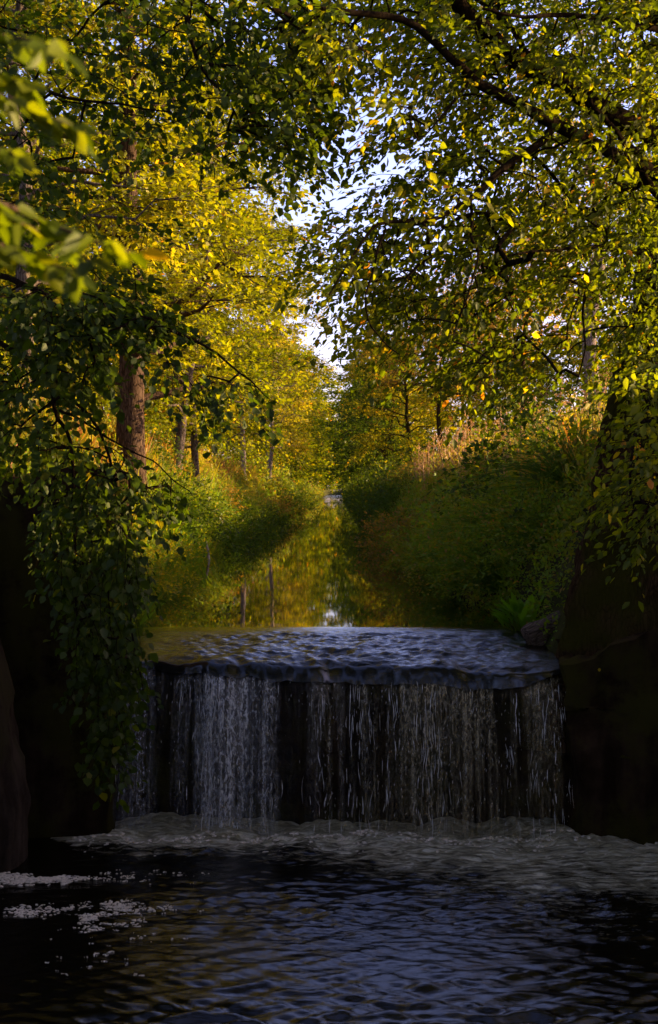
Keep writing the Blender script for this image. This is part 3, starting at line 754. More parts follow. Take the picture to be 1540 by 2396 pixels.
far_ = tree_proto('far_tree', 'distant tree in the row closing in along the left bank', 'tree', M_GREEN, M_BARKD, .36, seed=31, H=15, r0=.2, cb=.3, CR=5.6, nl=44, subs=6, per=4, nleaf=12, leaf=.30, W=.7, twigs=False)
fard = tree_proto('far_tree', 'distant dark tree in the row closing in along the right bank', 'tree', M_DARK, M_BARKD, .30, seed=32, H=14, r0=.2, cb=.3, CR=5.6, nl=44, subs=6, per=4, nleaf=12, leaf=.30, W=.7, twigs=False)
rngp = np.random.default_rng(77)
k = 0
for y in [116, 130, 146, 163, 182, 204, 230, 260, 295, 335, 380, 430, 490, 560]:
    w = 1.0 if y > 200 else .9
    place(far_ if k % 3 else birch, -5.6 + rngp.normal(0, .3), y, rngp.uniform(0, 6), w * rngp.uniform(.9, 1.15), 'distant tree in the row closing in along the left bank', 'far trees on the left bank', first=False)
    place(fard if y < 200 or k % 2 else far_, 5.3 + rngp.normal(0, .4), y - 1, rngp.uniform(0, 6), w * rngp.uniform(.85, 1.1), 'distant dark tree in the row closing in along the right bank', 'far trees on the right bank', first=False)
    if y >= 140:
        place(far_ if k % 2 else fard, (-4.4 if k % 2 else 4.6) + rngp.normal(0, .3), y + 7, rngp.uniform(0, 6), 1.0, 'distant broad tree reaching right across the narrowing canal', 'far trees meeting over the canal').scale = (1.4, 1.4, 1.12)
    k += 1
place(far_, -13, 120, 1, 1.1, first=True, label='distant tree set back behind the left row')
place(fard, 4.6, 128, 2, (.8, .8, .62), first=True, label='low dark tree at the shaded right waterside far up the canal')
tag(empty('tmp_unused'), None); bpy.data.objects.remove(bpy.data.objects['tmp_unused'])
for x, y, s in [(-13, 70, 1.1), (-16, 95, 1.2), (-19, 60, 1.2)]:
    place(far_, x, y, x, s, {-13: 'green tree in the second row behind the set back golden tree', -16: 'green tree deep in the wood beyond the russet tree', -19: 'green tree deepest in the wood on the left'}[x])
# a last wood across the end of the canal
for x, s in [(-17, 1.1), (-11, .9), (-6, 1.0), (-1.5, .8), (3, .75), (7, .95), (13, 1.1)]:
    place(fard, x, 615 + 6 * math.sin(x), x, s, 'tree beyond the far end of the canal', 'trees beyond the canal end')

# low understorey closing the view between the trunks
us = tree_proto('understorey_tree', '', 'small tree', M_GREEN, M_BARKD, .40, seed=35, H=6.0, r0=.07, cb=.15, CR=2.9, nl=30, subs=6, per=4, nleaf=13, leaf=.17, W=.65, twigs=False, shape=.3)
first = True
for x, y, s_ in [(-7.2, 42, .8), (-8.5, 33, .8), (-8.2, 52, .9), (-10.5, 44, 1.0), (-7.2, 61, .9), (-8, 71, .95), (-10, 60, 1.1), (-7, 80, 1), (-7, 91, 1.1), (-12, 75, 1.2), (-6.5, 103, 1.1), (-12, 36, 1.0)]:
    place(us, x, y, x * 3 + y, s_, 'small bushy tree filling the shade between the trunks on the left', 'understorey trees on the left bank', first=first); first = False
for x, y, s_ in [(8.5, 72, .9), (11.5, 69, .9), (15, 71, 1.0), (19.5, 70, 1.1), (7.2, 86, .9), (10.5, 82, 1.1), (6.5, 100, 1.0), (24, 78, 1.2), (12.5, 62, .7), (16, 63, .8)]:
    place(us, x, y, x * 3 + y, s_, 'small bushy tree behind the sunlit slope on the right', 'understorey trees on the right bank')
# unseen wood around and behind the photographer, added to darken the foreground
for x, y, p, s_, l in [(-9.5, 7, tall, .9, 'left of'), (9.8, 7.5, tall, .95, 'right of'), (-8.5, -5, big, 1.0, 'behind and left of'), (8.5, -6, big, 1.0, 'behind and right of'), (0.5, -12, tall, 1.0, 'straight behind'), (-13, 15, big, .9, 'on the bank left of'), (-4.5, -9, tall, .9, 'close behind and left of'), (5.5, -11, big, .9, 'close behind and right of')]:
    place(p, x, y, y, s_, 'unseen tree of the wood ' + l + ' the pool')

# ------------------------------------------------------------------ near trees: limbs traced at their own depth, twigs grown to the nearest wood
def inside(poly, x, y):
    poly = np.asarray(poly, float); r = np.zeros(len(x), bool); j = len(poly) - 1
    for i in range(len(poly)):
        xi, yi = poly[i]; xj, yj = poly[j]
        c = ((yi > y) != (yj > y)) & (x < (xj - xi) * (y - yi) / (yj - yi + 1e-9) + xi)
        r ^= c; j = i
    return r

def sample_poly(poly, n, rng):
    poly = np.asarray(poly, float); lo, hi = poly.min(0), poly.max(0); out = []
    tot = 0
    while tot < n:
        p = rng.uniform(lo, hi, (n * 3, 2)); p = p[inside(poly, p[:, 0], p[:, 1])]; out.append(p); tot += len(p)
    return np.concatenate(out)[:n]

def limb(pts, n=30):
    return smooth_path(np.array([at(*p) for p in pts]), n)

def near_tree(root, limbs, regions, seed, leaf, W, leafmat, dirfun, tbase, tamp, nleaf=18, Ls=(.5, .85), droop=.3, twigmat=None, spread=.3, extra=None, shift=(0, 0)):
    """limbs: (points, r0, r1); regions: (polygon, count, (Y0, Y1)); twigs join the nearest wood already grown"""
    rng = np.random.default_rng(seed)
    wood = Acc(); nodes = []
    for pts, r0, r1 in limbs:
        P = limb(pts); rr = r0 + (r1 - r0) * np.linspace(0, 1, len(P)) ** .8
        P[1:-1] += fbm(P[1:-1, :] * 1.6, seed + 3, 3)[:, None] * np.array([.05, .05, .05])
        wood.add(*tubes(P[None], rr[None], 10)); nodes.append(P)
    nodes = np.concatenate(nodes)
    S_ = []
    for poly, cnt, (ya, yb) in regions:
        p = sample_poly(poly, cnt, rng) + np.array(shift); Y = rng.uniform(ya, yb, cnt)
        S_.append(np.stack([(p[:, 0] - VX) * Y / F, Y, CZ - (p[:, 1] - VY) * Y / F], -1))
    if extra is not None: S_.append(extra(rng))
    B = np.concatenate(S_)
    d = np.array([np.min(np.linalg.norm(nodes - b, axis=1)) for b in B])
    B = B[np.argsort(d)]
    cap = np.zeros((len(nodes) + len(B), 3)); cap[:len(nodes)] = nodes; m = len(nodes)
    segs = []; par = np.full(len(B), -1); base_i = m
    for j, b in enumerate(B):
        dd = np.linalg.norm((cap[:m] - b) * np.array([1, 1, 1.25]), axis=1)
        i = int(np.argmin(dd)); par[j] = i - base_i
        a = cap[i]; mid = (a + b) / 2 + rng.normal(0, .07, 3) * np.linalg.norm(b - a) + UP * .06 * np.linalg.norm(b - a)
        segs.append((a, mid, b)); cap[m] = b; m += 1
    cnt = np.ones(len(B))
    for j in range(len(B) - 1, -1, -1):
        if par[j] >= 0: cnt[par[j]] += cnt[j]
    segs = np.array(segs)
    t = np.linspace(0, 1, 6)[None, :, None]
    TP = segs[:, None, 0] * (1 - t) ** 2 + 2 * segs[:, None, 1] * t * (1 - t) + segs[:, None, 2] * t ** 2
    r1 = .0032 * np.sqrt(cnt); r0 = .0032 * np.sqrt(cnt + 1.5)
    wood.add(*tubes(TP, r0[:, None] * (1 - t[0, :, 0]) + r1[:, None] * t[0, :, 0], 5))
    D = dirfun(B, rng) + .5 * nrm(segs[:, 2] - segs[:, 0])
    C, dl, nn, sz, TW = sprays(B, D, rng.uniform(*Ls, len(B)), nleaf, leaf, rng, droop=droop, spread=spread, tilt=.55, hang=.6)
    wood.add(*tubes(TW, np.linspace(.0045, .0015, 4)[None] * np.ones((len(TW), 1)), 3))
    link('branches', wood.mesh('branches', twigmat or M_TWIG, True), root)
    link('crown', leaf_mesh('crown', C, dl, nn, sz, W, tint_for(C, rng, len(C), tbase, tamp, .9, seed), leafmat, LEAF6), root)
    return root

# --- the big tree over the right bank
rt = empty('hornbeam_tree', (3.75, 16.95, 2.0))
tag(rt, 'huge dark tree with a flared mossy trunk arching its limbs over the waterfall', 'tree')
kids = []
def flare(k, a):
    base = np.interp(k, [0, .06, .12, .22, .38, .6, 1], [1.7, 1.42, 1.22, .98, .74, .62, .42])
    lob = 1 + .10 * np.exp(-k * 5) * (np.cos(3 * a + .7) + .6 * np.cos(5 * a + 2.1)) + .03 * np.cos(7 * a)
    return base * lob
tv, tq = column_mesh('trunk', [(3.85, 17.0, .9), (3.8, 17.0, 2.0), (3.78, 17, 3.2), (3.9, 17, 4.6), (4.2, 16.9, 6.4), (4.5, 16.7, 8.4), (4.7, 16.6, 11), (4.8, 16.6, 14)], flare, M_BARKD, 72, 90, .09, 31, 2.6, ysq=.62)
link('trunk', quads_mesh('trunk', tv, tq, M_BARKD, True), rt)
R_LIMBS = [([(1660, 500, 16.4), (1540, 405, 15.4), (1400, 335, 14.7), (1260, 265, 14), (1200, 236, 13.8), (1130, 203, 13.6), (1090, 180, 13.4), (1040, 130, 13.2), (960, 70, 13), (870, 35, 12.7), (770, 8, 12.4), (690, -30, 12)], .085, .02),
           ([(1680, 380, 16.4), (1450, 280, 15.2), (1330, 205, 14.8), (1240, 150, 14.5), (1160, 92, 14.2), (1120, 48, 14), (1078, -5, 13.8), (1030, -80, 13.5)], .13, .07),
           ([(1300, 290, 14.2), (1270, 330, 13.8), (1200, 376, 13.6), (1160, 410, 13.4), (1110, 458, 13.2), (1060, 492, 13), (1000, 520, 12.8), (890, 528, 12.5), (850, 560, 12.3), (770, 690, 12)], .045, .008),
           ([(1100, 470, 13.2), (1098, 545, 13), (1112, 590, 12.8), (1106, 650, 12.6), (1082, 730, 12.5), (1062, 800, 12.4)], .018, .006),
           ([(1620, 90, 15.5), (1500, 55, 14.5), (1370, 32, 14), (1290, 36, 13.6), (1220, 42, 13.2), (1130, 20, 13)], .04, .012),
           ([(1680, 560, 16.4), (1540, 445, 15), (1485, 360, 14.5), (1440, 300, 14), (1380, 230, 13.5)], .06, .02),
           ([(1700, 660, 16.4), (1540, 610, 15), (1400, 585, 14.2), (1280, 592, 13.6), (1190, 600, 13)], .035, .008),
           ([(1700, 760, 16.4), (1580, 840, 15), (1510, 960, 14), (1470, 1100, 13.3), (1490, 1230, 13)], .035, .008),
           ([(1400, 585, 14.2), (1375, 680, 13.8), (1370, 800, 13.4), (1350, 900, 13.2)], .018, .006),
           ([(900, 530, 12.5), (870, 640, 12.2), (860, 760, 12), (930, 850, 12)], .012, .005),
           ([(1160, 95, 14.2), (1050, 250, 13), (980, 330, 12.6)], .02, .007)]
R_REG = [([(1060, -60), (1600, -60), (1600, 480), (1250, 430), (1130, 300), (1020, 120)], 520, (13.6, 18.5)),
         ([(780, -60), (1060, -60), (1130, 280), (1080, 430), (960, 430), (1000, 330), (930, 230), (820, 110)], 230, (13.2, 17)),
         ([(640, -10), (790, -10), (800, 150), (740, 190), (650, 150)], 46, (12, 15)),
         ([(770, 130), (830, 210), (905, 310), (945, 400), (880, 390), (840, 290), (770, 220)], 30, (12, 15)),
         ([(1080, 380), (1250, 430), (1600, 480), (1600, 880), (1480, 880), (1330, 780), (1180, 700), (1080, 600)], 370, (13.3, 18)),
         ([(850, 440), (1080, 420), (1130, 640), (1150, 900), (1000, 850), (860, 800), (800, 700), (850, 600)], 190, (12.6, 16)),
         ([(700, 600), (790, 540), (860, 520), (850, 640), (800, 720), (720, 720)], 30, (12, 15)),
         ([(800, 640), (860, 640), (860, 860), (800, 770)], 14, (12, 15)),
         ([(1000, 820), (1300, 830), (1260, 930), (1130, 930), (1050, 900)], 36, (12.5, 15)),
         ([(1450, 880), (1560, 880), (1560, 1310), (1460, 1300), (1410, 1170), (1420, 1000)], 95, (11.5, 15))]
def r_dir(B, rng):
    n = len(B)
    return np.stack([-.75 + rng.normal(0, .55, n), -.25 + rng.normal(0, .5, n), -.25 + rng.normal(0, .22, n)], -1)
def r_over(rng):     # the crown goes on above and beside the frame
    n = 240; k = 420
    a = np.stack([rng.uniform(3.4, 6.5, n), rng.uniform(8, 20, n), rng.uniform(8.2, 13.5, n)], -1)
    b = np.stack([rng.uniform(4.3, 9.0, k), rng.uniform(12, 20, k), rng.uniform(6.8, 13.0, k)], -1)  # unseen sprays added to keep sun off the upper right foliage
    return np.concatenate([a, b])
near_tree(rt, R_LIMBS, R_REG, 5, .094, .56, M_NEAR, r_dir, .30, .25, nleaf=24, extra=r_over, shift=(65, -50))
for ch in rt.children: ch.location = -Vector(rt.location)

# --- the tree hanging over the left wall
lt = empty('linden_tree', (-5.3, 13.6, 4.3))
tag(lt, 'dark round leaved tree whose branches hang down the left wall to the waterfall', 'tree')
tv, tq = column_mesh('trunk', [(-6.0, 17.9, 3.6), (-6.0, 17.9, 5), (-5.9, 17.8, 6.5), (-5.7, 17.6, 8.6), (-5.5, 17.4, 11.5)], lambda k, a: np.interp(k, [0, .15, 1], [.55, .4, .2]) * (1 + .05 * np.cos(4 * a)), M_BARKD, 30, 40, .05, 33)
link('trunk', quads_mesh('trunk', tv, tq, M_BARKD, True), lt)
L_LIMBS = [([(-340, 420, 17.6), (-150, 560, 15), (0, 640, 13.6), (130, 690, 13), (300, 742, 12.6), (440, 790, 12.3), (560, 868, 12.2), (640, 940, 12.1)], .045, .004),
           ([(-300, -60, 17.6), (-100, -120, 15.5), (200, -100, 14), (380, -50, 13.2), (428, 30, 13), (445, 80, 12.9), (475, 160, 12.8), (525, 235, 12.6), (562, 300, 12.5)], .05, .006),
           ([(-330, 560, 17.6), (-150, 680, 15), (-30, 770, 14), (100, 860, 13.4), (140, 1000, 13.2), (162, 1150, 13), (172, 1400, 12.9), (190, 1520, 12.8)], .04, .006),
           ([(100, 860, 13.4), (230, 1000, 13), (290, 1200, 13), (305, 1450, 13), (330, 1660, 13), (300, 1740, 13)], .018, .004),
           ([(140, 960, 13.2), (250, 1020, 13), (350, 1085, 12.8), (450, 1160, 12.6)], .014, .004),
           ([(-320, 200, 17.6), (-100, 190, 15), (60, 200, 14), (200, 232, 13.2), (400, 262, 12.8)], .04, .007),
           ([(380, -50, 13.2), (560, -20, 12.8), (700, 60, 12.4), (760, 160, 12.2)], .02, .006),
           ([(172, 1200, 13), (240, 1300, 13), (260, 1500, 13), (270, 1700, 13.2)], .01, .004)]
L_REG = [([(-60, -60), (500, -60), (520, 200), (400, 260), (200, 300), (-60, 330)], 135, (12.5, 16.5)),
         ([(480, -60), (740, -60), (800, 100), (790, 280), (700, 420), (620, 400), (540, 300), (500, 120)], 160, (12, 15.5)),
         ([(690, 80), (800, 130), (800, 310), (735, 440), (690, 380)], 40, (12, 15)),
         ([(200, 250), (540, 250), (640, 420), (420, 380), (300, 420)], 22, (12, 15)),
         ([(120, 690), (280, 700), (430, 750), (450, 790), (330, 815), (150, 790)], 80, (11.8, 13.6)),
         ([(-60, 660), (130, 710), (280, 800), (300, 860), (240, 920), (210, 1080), (120, 1140), (-60, 1080)], 150, (11.8, 14.8)),
         ([(140, 1080), (230, 1040), (330, 1080), (440, 1150), (450, 1200), (360, 1210), (370, 1300), (400, 1400), (330, 1460), (210, 1500), (170, 1340)], 150, (12, 14.4)),
         ([(200, 1470), (330, 1450), (370, 1550), (360, 1680), (310, 1720), (270, 1620)], 58, (12.4, 14.0)),
         ([(275, 1690), (350, 1700), (300, 1800), (275, 1780)], 12, (12.6, 13.6)),
         ([(170, 380), (380, 380), (400, 700), (330, 860), (200, 800)], 34, (13, 16)),
         ([(400, 860), (640, 900), (660, 960), (500, 940)], 12, (11.9, 12.4)),
         ([(-60, 330), (150, 360), (200, 520), (-60, 640)], 45, (12, 15))]
def l_dir(B, rng):
    n = len(B); low = np.clip((6.0 - B[:, 2]) / 2.5, 0, 1)
    return np.stack([.45 - .40 * low + rng.normal(0, .45, n), -.2 + rng.normal(0, .45, n), -.2 - 1.1 * low + rng.normal(0, .25, n)], -1)
def l_over(rng):
    n = 260
    return np.stack([rng.uniform(-8, -4.2, n), rng.uniform(10, 21, n), rng.uniform(8.5, 13, n)], -1)
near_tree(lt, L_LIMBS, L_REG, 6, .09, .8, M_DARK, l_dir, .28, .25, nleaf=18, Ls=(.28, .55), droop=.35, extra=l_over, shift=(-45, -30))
for ch in lt.children: ch.location = -Vector(lt.location)

# --- the sapling beside the camera, out of focus
sp = empty('hornbeam_sapling', (-1.35, 3.1, 2.2))
tag(sp, 'blurred branch with large bright leaves reaching in at the upper left edge', 'sapling')
rng = np.random.default_rng(4)
wood = Acc()
wood.add(*tubes(smooth_path([(-1.35, 3.1, 2.1), (-1.3, 3.1, 3.2), (-1.38, 3.05, 4.4), (-1.3, 3.0, 5.6)], 24)[None], np.linspace(.045, .015, 24)[None], 10))
LP_, LD_, LN_, LS_ = [], [], [], []
for pts in [[(-720, 250), (-200, 80), (0, 85), (90, 100), (150, 120)], [(-720, 420), (-200, 195), (0, 225), (90, 265), (185, 300)], [(-720, 480), (-200, 330), (0, 350), (40, 368)],
            [(-720, 620), (-200, 440), (0, 478), (130, 530), (240, 572), (320, 592)], [(-720, 700), (-250, 540), (0, 575), (110, 615), (180, 640)], [(-720, 640), (-250, 470), (0, 505), (120, 560), (215, 610)], [(-720, 420), (-200, 160), (0, 180), (60, 200)]]:
    P = limb([(px, py, 2.85 + .14 * rng.normal()) for px, py in pts], 44)
    wood.add(*tubes(P[None], np.linspace(.010, .0012, 44)[None], 6))
    for j in range(12, 44):
        if rng.random() < .8 or j > 40:
            d = P[min(j + 1, 43)] - P[j - 1]; d = d / np.linalg.norm(d); s_ = np.cross(d, UP) * (1 if j % 2 else -1)
            LP_.append(P[j]); LD_.append(d * .9 + s_ * .6 - UP * .45 + rng.normal(0, .25, 3)); LN_.append(UP + rng.normal(0, .6, 3)); LS_.append(rng.uniform(.055, .09))
link('trunk', wood.mesh('trunk', M_BARK, True), sp)
tint = np.clip(rng.normal(.26, .12, len(LP_)), .05, .7); tint[[np.argmax([p[0] for p in LP_])]] = .86
link('leaves', leaf_mesh('leaves', np.array(LP_), np.array(LD_), np.array(LN_), np.array(LS_), .52, tint, M_GREEN, LEAF6), sp)
for ch in sp.children: ch.location = -Vector(sp.location)

# ------------------------------------------------------------------ bank vegetation
def bush(name, label, seed, leafmat, tb, size=(1.3, 1.1, 1.0), n=2600, leaf=.07, W=.5, tmpl=LEAF4, cat='bush'):
    rng = np.random.default_rng(seed)
    root = empty(name); tag(root, label, cat)
    ns = n // 13
    th = rng.uniform(0, 2 * np.pi, ns); ph = np.arccos(rng.uniform(-.1, 1, ns)); rr = rng.uniform(.55, 1, ns) ** .6
    lump = 1 + .35 * vnoise(np.stack([np.cos(th) * 2, np.sin(th) * 2, ph * 2], -1), seed)
    O = np.stack([np.cos(th) * np.sin(ph), np.sin(th) * np.sin(ph), np.cos(ph)], -1)
    P = O * (rr * lump)[:, None] * np.array(size)
    D = O + rng.normal(0, .5, (ns, 3)) + UP * .25
    C, dl, nn, sz, TW = sprays(P, D, rng.uniform(.25, .55, ns), 13, leaf, rng, droop=.4, spread=.3, tilt=.7)
    wood = Acc(); b = P * .0 + rng.normal(0, .12, (ns, 3)) * np.array([1, 1, .1])
    m_ = (b + P) / 2 + rng.normal(0, .06, (ns, 3)) + UP * .12
    wood.add(*tubes(np.stack([b, m_, P], 1), np.array([[.007, .005, .003]]) * np.ones((ns, 1)), 3)); wood.add(*tubes(TW, np.linspace(.004, .0015, 4)[None] * np.ones((ns, 1)), 3))
    link('stems', wood.mesh('stems', M_HERB, True), root)
    link('leaves', leaf_mesh('leaves', C, dl, nn, sz, W, tint_for(C, rng, len(C), tb, .25, 1.2, seed), leafmat, tmpl), root)
    return root

rngb = np.random.default_rng(55)
b1 = bush('bank_bush', '', 61, M_HERB, .26, n=3600, leaf=.085)
b2 = bush('bank_bush', '', 62, M_HERB, .42, (1.1, 1.1, 1.25), 3200, .10)
b3 = bush('bank_bush', '', 63, M_DARK, .40, (1.4, 1.2, 1.1), 2600, .08, .6)
b4 = bush('bank_bush', '', 64, M_GOLD, .30, (1.2, 1.1, 1.1), 2400, .08)
b5 = bush('bank_bush', '', 65, M_BROWN, .40, (1.2, 1.1, 1.0), 2200, .08)
used = set()
def put(b, X, Y, s, label, group=None, sink=.15):
    if Y < 32 and X > 0: s *= 1.3
    o = b if b.name not in used else copy_tree(b)
    used.add(b.name)
    o.location = (X, Y, max(float(hgt(X, Y)), WZ - .1) - sink); o.rotation_euler = (0, 0, rngb.uniform(0, 6.3)); o.scale = (s, s, s * rngb.uniform(.85, 1.1))
    o['label'] = label
    if group: o['group'] = group
# right waterside, from the weir up the canal
RB = [(b1, 3.3, 20.8, .72), (b1, 2.75, 22.2, .7), (b3, 3.9, 22.2, .85), (b1, 3.1, 24.0, .85), (b2, 4.4, 24.4, .9), (b1, 2.5, 25.8, .8), (b3, 3.6, 26.6, .9), (b2, 5.0, 27.4, .95), (b1, 2.6, 28.8, .8), (b1, 3.8, 29.6, .9),
      (b2, 2.5, 31.5, .85), (b1, 4.8, 31.5, 1.0), (b5, 2.4, 34.5, .95), (b2, 3.8, 34.5, 1.0), (b5, 2.3, 38, 1.0), (b1, 3.7, 38.5, 1.0), (b5, 2.3, 42, 1.05), (b2, 3.6, 43.5, 1.1), (b3, 2.4, 47, 1.1), (b5, 3.6, 49.5, 1.1),
      (b3, 2.5, 53, 1.15), (b1, 3.9, 56, 1.2), (b3, 2.7, 60, 1.2), (b5, 4, 64, 1.2), (b3, 2.8, 68, 1.3), (b3, 3, 77, 1.4), (b3, 3, 88, 1.5), (b3, 3.1, 100, 1.6), (b3, 3.2, 113, 1.7)]
RB = [(b, x - .12, y, s * (.8 + .5 * ((k * 7) % 5) / 4)) for k, (b, x, y, s) in enumerate(RB)]
RB = [q for q in RB if not (q[1] > 3.3 and 23 < q[2] < 60)]
for j, (b, x, y, s) in enumerate(RB):
    if j < 5: lab = ['low green bush at the right waterside closest to the weir', 'small green bush dipping into the water above the broad leaved plant', 'dark green bush against the flared trunk', 'rounded green bush on the right bank above the still water', 'green bush on the right waterside just upstream of the rounded bush'][j]; g = None
    elif y < 50: lab, g = 'leafy bush crowding the shaded right waterside', 'bushes on the right bank'
    else: lab, g = 'dark bush low over the far right waterside', 'far bushes on the right bank'
    put(b, x, y, s, lab, g)
LB = [(b4, -3.0, 24.5, .8), (b4, -3.3, 22.0, .85), (b4, -3.4, 27.2, .9), (b3, -3.9, 32.0, 1.0), (b3, -4.2, 35.0, 1.1), (b1, -4.4, 39, 1.0), (b3, -5.6, 38, 1.1), (b3, -3.9, 42, 1.0), (b1, -4.3, 45, .8), (b3, -3.8, 48.5, 1.15), (b5, -4.5, 52, .9), (b3, -3.85, 55, 1.2), (b1, -4.2, 59, .9), (b3, -3.8, 63, 1.25), (b3, -3.7, 70, 1.2), (b4, -5.4, 52, .8), (b1, -4.5, 60, .8), (b4, -4.8, 66, .9), (b3, -3.9, 73, .9), (b5, -4.1, 74, .9), (b5, -3.9, 84, 1.2), (b3, -3.8, 92, 1.3), (b3, -3.7, 108, 1.6), (b5, -3.6, 102, 1.2), (b3, -3.6, 118, 1.7)]
for j, (b, x, y, s) in enumerate(LB):
    if j < 7: lab = ['sunlit yellow green bush low beside the hanging branches', 'yellow green bush behind the hanging branches at the weir', 'gold tipped bush leaning over the left water edge', 'dark bush at the foot of the thick brown trunk', 'dark fern like bush beside the thick brown trunk', 'grey green bush on the shaded left slope', 'dark bush above the shaded left slope'][j]; g = None
    elif y < 72 and x > -4.6: lab, g = 'dark leafy bush overhanging the left waterside', 'bushes overhanging the left waterside'
    elif y < 70: lab, g = 'sunlit bush on top of the left slope', 'sunlit bushes on the left bank'
    else: lab, g = 'dark bush low over the far left waterside', 'far bushes on the left bank'
    put(b, x, y, s, lab, g)

# ground cover: grass blades and small herbs on both slopes
def cover(name, n, xr, yr, seed, m, tb, h, dens=None, W=.09, leafy=False, size=.07, zg=0.0):
    rng = np.random.default_rng(seed)
    Y = yr[0] * (yr[1] / yr[0]) ** rng.random(n); X = xr(Y, rng.random(n))
    Z = hgt(X, Y); keep = Z > WZ - .12
    X, Y, Z = X[keep], Y[keep], Z[keep]; n = len(X)
    P = np.stack([X, Y, Z - .03], -1); sc_l = (Y / 30) ** .35
    tb = tb + zg * np.clip(Z - 3.6, -1.2, 1.6)  # yellower tint up the slope stands in for sun above, shade below
    if leafy:
        P = P + UP * (rng.random(n) ** 1.2 * h * (.3 + 1.3 * np.clip(.5 + .9 * vnoise(P * .9, seed), 0, 1) ** 1.4))[:, None]
        D = rng.normal(0, 1, (n, 3)); N_ = UP + rng.normal(0, .6, (n, 3)); L = size * rng.uniform(.6, 1.3, n) * sc_l
        return link(name, leaf_mesh(name, P, D, N_, L, .5, tint_for(P, rng, n, tb, .16, .6, seed), m, LEAF4))
    D = UP + rng.normal(0, .33, (n, 3)); N_ = rng.normal(0, 1, (n, 3))
    L = h * rng.uniform(.5, 1.2, n) * (.6 + .8 * np.clip(.5 + vnoise(P * .7, seed + 1), 0, 1))
    return link(name, leaf_mesh(name, P, D, N_, L, W * sc_l.mean(), tint_for(P, rng, n, tb, .2, .5, seed), m, LEAF4))
tag(cover('grass', 46000, lambda Y, r: XL(Y) + .1 - 3.6 * r ** 1.2, (17.5, 120), 71, M_HERB, .40, .62, W=.05, zg=.2), kind='stuff')
tag(cover('grass', 34000, lambda Y, r: XR(Y) + 1.2 + 8 * r, (18, 95), 72, M_HERB, .42, .6, W=.05, zg=.16), kind='stuff')
tag(cover('dry_grass', 5000, lambda Y, r: XR(Y) + 1.4 + 6.5 * r, (30, 66), 79, M_STALK, .5, .7, W=.035), kind='stuff')
tag(cover('undergrowth', 42000, lambda Y, r: XR(Y) + 1.2 + 6.8 * r, (26, 70), 78, M_GOLD, .30, .65, leafy=True, size=.085), kind='stuff')
tag(cover('undergrowth', 85000, lambda Y, r: XR(Y) - .25 + 6.5 * r ** 1.6, (17.3, 80), 73, M_HERB, .32, .85, leafy=True, size=.085, zg=.12), kind='stuff')
tag(cover('undergrowth', 80000, lambda Y, r: XL(Y) + .25 - 4.2 * r ** 1.4, (17.0, 95), 74, M_HERB, .28, .75, leafy=True, size=.09, zg=.16), kind='stuff')
tag(cover('undergrowth', 30000, lambda Y, r: XR(Y) - .4 + 5 * r ** 1.4, (75, 420), 75, M_DARK, .40, 1.6, leafy=True, size=.17), kind='stuff')
tag(cover('undergrowth', 30000, lambda Y, r: XL(Y) + .4 - 5 * r ** 1.4, (85, 420), 76, M_HERB, .42, 1.6, leafy=True, size=.17), kind='stuff')

# tall dry stalks standing in the sun on the right slope
def stalk(seed, h):
    rng = np.random.default_rng(seed)
    root = empty('dry_stalk')
    w = Acc(); P = smooth_path([(0, 0, -.1), (rng.normal(0, .05), rng.normal(0, .05), h * .5), (rng.normal(0, .14), rng.normal(0, .1), h)], 8)
    w.add(*tubes(P[None], np.linspace(.026, .012, 8)[None], 5), t=.75)
    LPs, LDs = [], []
    for k in range(9):
        f = rng.uniform(.35, .98); b = P[int(f * 7)]; az = rng.uniform(0, 6.28); l = rng.uniform(.12, .34) * (1.2 - f * .6)
        e = b + np.array([np.cos(az) * l, np.sin(az) * l, l * .9]); w.add(*tubes(np.array([[b, (b + e) / 2 + UP * -.02, e]]), np.array([[.013, .010, .006]]), 3), t=.7)
        for q in range(7):
            LPs.append(b + (e - b) * rng.uniform(.4, 1.05) + rng.normal(0, .02, 3)); LDs.append(rng.normal(0, 1, 3) + UP * .5)
    link('stem', w.mesh('stem', M_STALK, True), root)
    n = len(LPs)
    link('leaves', leaf_mesh('leaves', np.array(LPs), np.array(LDs), rng.normal(0, 1, (n, 3)), rng.uniform(.04, .10, n), .5, rng.uniform(.3, 1, n), M_STALK, LEAF4), root)
    return root
stalks = [stalk(80 + k, h) for k, h in enumerate([1.9, 1.6, 2.2, 1.75])]
rngs = np.random.default_rng(91)
for j in range(150):
    y = rngs.uniform(29, 60); x = float(XR(y)) + rngs.uniform(1.0, 6.0)
    o = stalks[j] if j < 4 else copy_tree(stalks[j % 4])
    o.location = (x, y, float(hgt(x, y))); o.rotation_euler = (rngs.normal(0, .08), rngs.normal(0, .08), rngs.uniform(0, 6.3)); o.scale = (rngs.uniform(.5, .95),) * 3
    tag(o, 'tall reddish dry stalk standing in the sun on the right slope', 'stalk', 'dry stalks on the right slope')

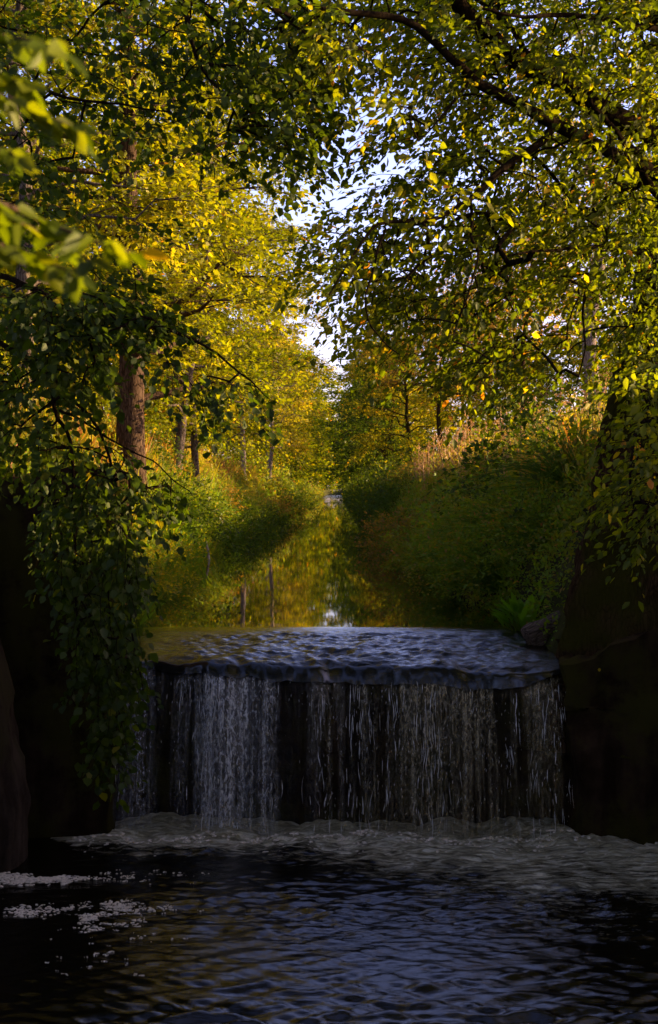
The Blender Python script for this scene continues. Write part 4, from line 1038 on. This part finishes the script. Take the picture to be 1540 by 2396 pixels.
# pink flowering balsam beside the flared trunk
n = 150; rng = np.random.default_rng(93)
for j in range(7):
    r = empty('balsam_plant'); tag(r, 'pink flowered tall plant in the shade beside the flared trunk', 'plant', 'pink flowered plants by the trunk')
    x, y = 4.2 + rng.uniform(-.7, .9), rng.uniform(23.5, 27.5); h = rng.uniform(1.1, 1.6)
    r.location = (x, y, float(hgt(x, y)))
    P = smooth_path([(0, 0, -.1), (rng.normal(0, .05), 0, h * .5), (rng.normal(0, .1), 0, h)], 8)
    w = Acc(); w.add(*tubes(P[None], np.linspace(.014, .006, 8)[None], 5), t=.3); link('stem', w.mesh('stem', M_HERB, True), r)
    m = 46; k_ = rng.integers(2, 8, m); C = P[k_] + rng.normal(0, .03, (m, 3))
    link('leaves', leaf_mesh('leaves', C, np.concatenate([rng.normal(0, 1, (m, 2)), rng.normal(-.1, .3, (m, 1))], 1), UP + rng.normal(0, .4, (m, 3)), rng.uniform(.09, .17, m), .32, rng.uniform(.2, .5, m), M_HERB, LEAF6), r)
    m = 16; C = P[rng.integers(5, 8, m)] + rng.normal(0, .1, (m, 3))
    link('blossoms', leaf_mesh('blossoms', C, rng.normal(0, 1, (m, 3)), rng.normal(0, 1, (m, 3)), rng.uniform(.03, .05, m), .8, rng.random(m), M_PINK, LEAF4), r)

# broad leaved dock by the crest
M_DOCK = leaf_mat('dock_leaf', [(0, (.07, .17, .008)), (1, (.13, .27, .012))], trans=.45, tgain=1.6)
r = empty('dock_plant', (2.5, 18.95, 2.0)); tag(r, 'bright green broad leaved plant at the water edge beside the weir crest', 'plant')
rng = np.random.default_rng(95); m = 46
az = rng.uniform(0, 6.28, m); el = rng.uniform(.5, 1.35, m); rad = rng.uniform(.02, .22, m)
C = np.stack([np.cos(az) * rad * 1.5, np.sin(az) * rad, rng.uniform(.02, .32, m)], -1)
D = np.stack([np.cos(az) * np.cos(el), np.sin(az) * np.cos(el), np.sin(el)], -1)
N_ = np.stack([-np.cos(az) * np.sin(el), -np.sin(az) * np.sin(el), np.cos(el)], -1) + rng.normal(0, .15, (m, 3))
link('leaves', leaf_mesh('leaves', C, D, N_, rng.uniform(.18, .34, m), .42, rng.uniform(.1, .8, m), M_DOCK, LEAF6), r)
w = Acc(); w.add(*tubes(np.stack([C * np.array([.2, .2, 0]) - UP * .1, C * .6, C + D * .02], 1), np.array([[.008, .006, .004]]) * np.ones((m, 1)), 4), t=.3)
link('stems', w.mesh('stems', M_HERB, True), r)

# fallen trunk piece, stake, stray leaf
lv, lq = column_mesh('log', [(0, 0, 0), (.02, .02, .3), (0, .03, .7), (.03, 0, 1.1)], lambda k, a: .17 * (1 + .12 * np.cos(3 * a)) * (1 - .25 * k) * np.where((k < .001) | (k > .999), .02, 1), M_BARKP, 24, 30, .03, 41, 6)
o = link('fallen_log', quads_mesh('fallen_log', lv, lq, bark_mat('log_wood', (.05, .035, .024), (.12, .085, .06), (.2, .15, .11), scale=7, stretch=.12), True))
o.location = (2.38, 17.75, 2.04); o.rotation_euler = (R(0), R(66), R(12)); tag(o, 'weathered grey brown log wedged at the foot of the flared trunk', 'log')
sv, sq = column_mesh('stake', [(0, 0, -.3), (.01, 0, .1), (-.06, 0, .55)], lambda k, a: .05 * (1 - .3 * k) * (1 + 0 * a), M_BARK, 10, 14, .008, 43, 9)
o = link('wooden_stake', quads_mesh('wooden_stake', sv, sq, M_BARKP, True)); o.location = (-3.38, 38.0, 2.0); tag(o, 'old wooden stake leaning out of the water at the left bank', 'stake')
o = link('fallen_leaf', leaf_mesh('fallen_leaf', np.array([at(1402, 1563, 15.7)]), np.array([[.1, -.1, -1.0]]), np.array([[0, -1.0, .2]]), np.array([.042]), .8, np.array([.7]), M_GOLD, LEAF6)); tag(o, 'single yellow leaf stuck on the dark retaining wall', 'leaf')
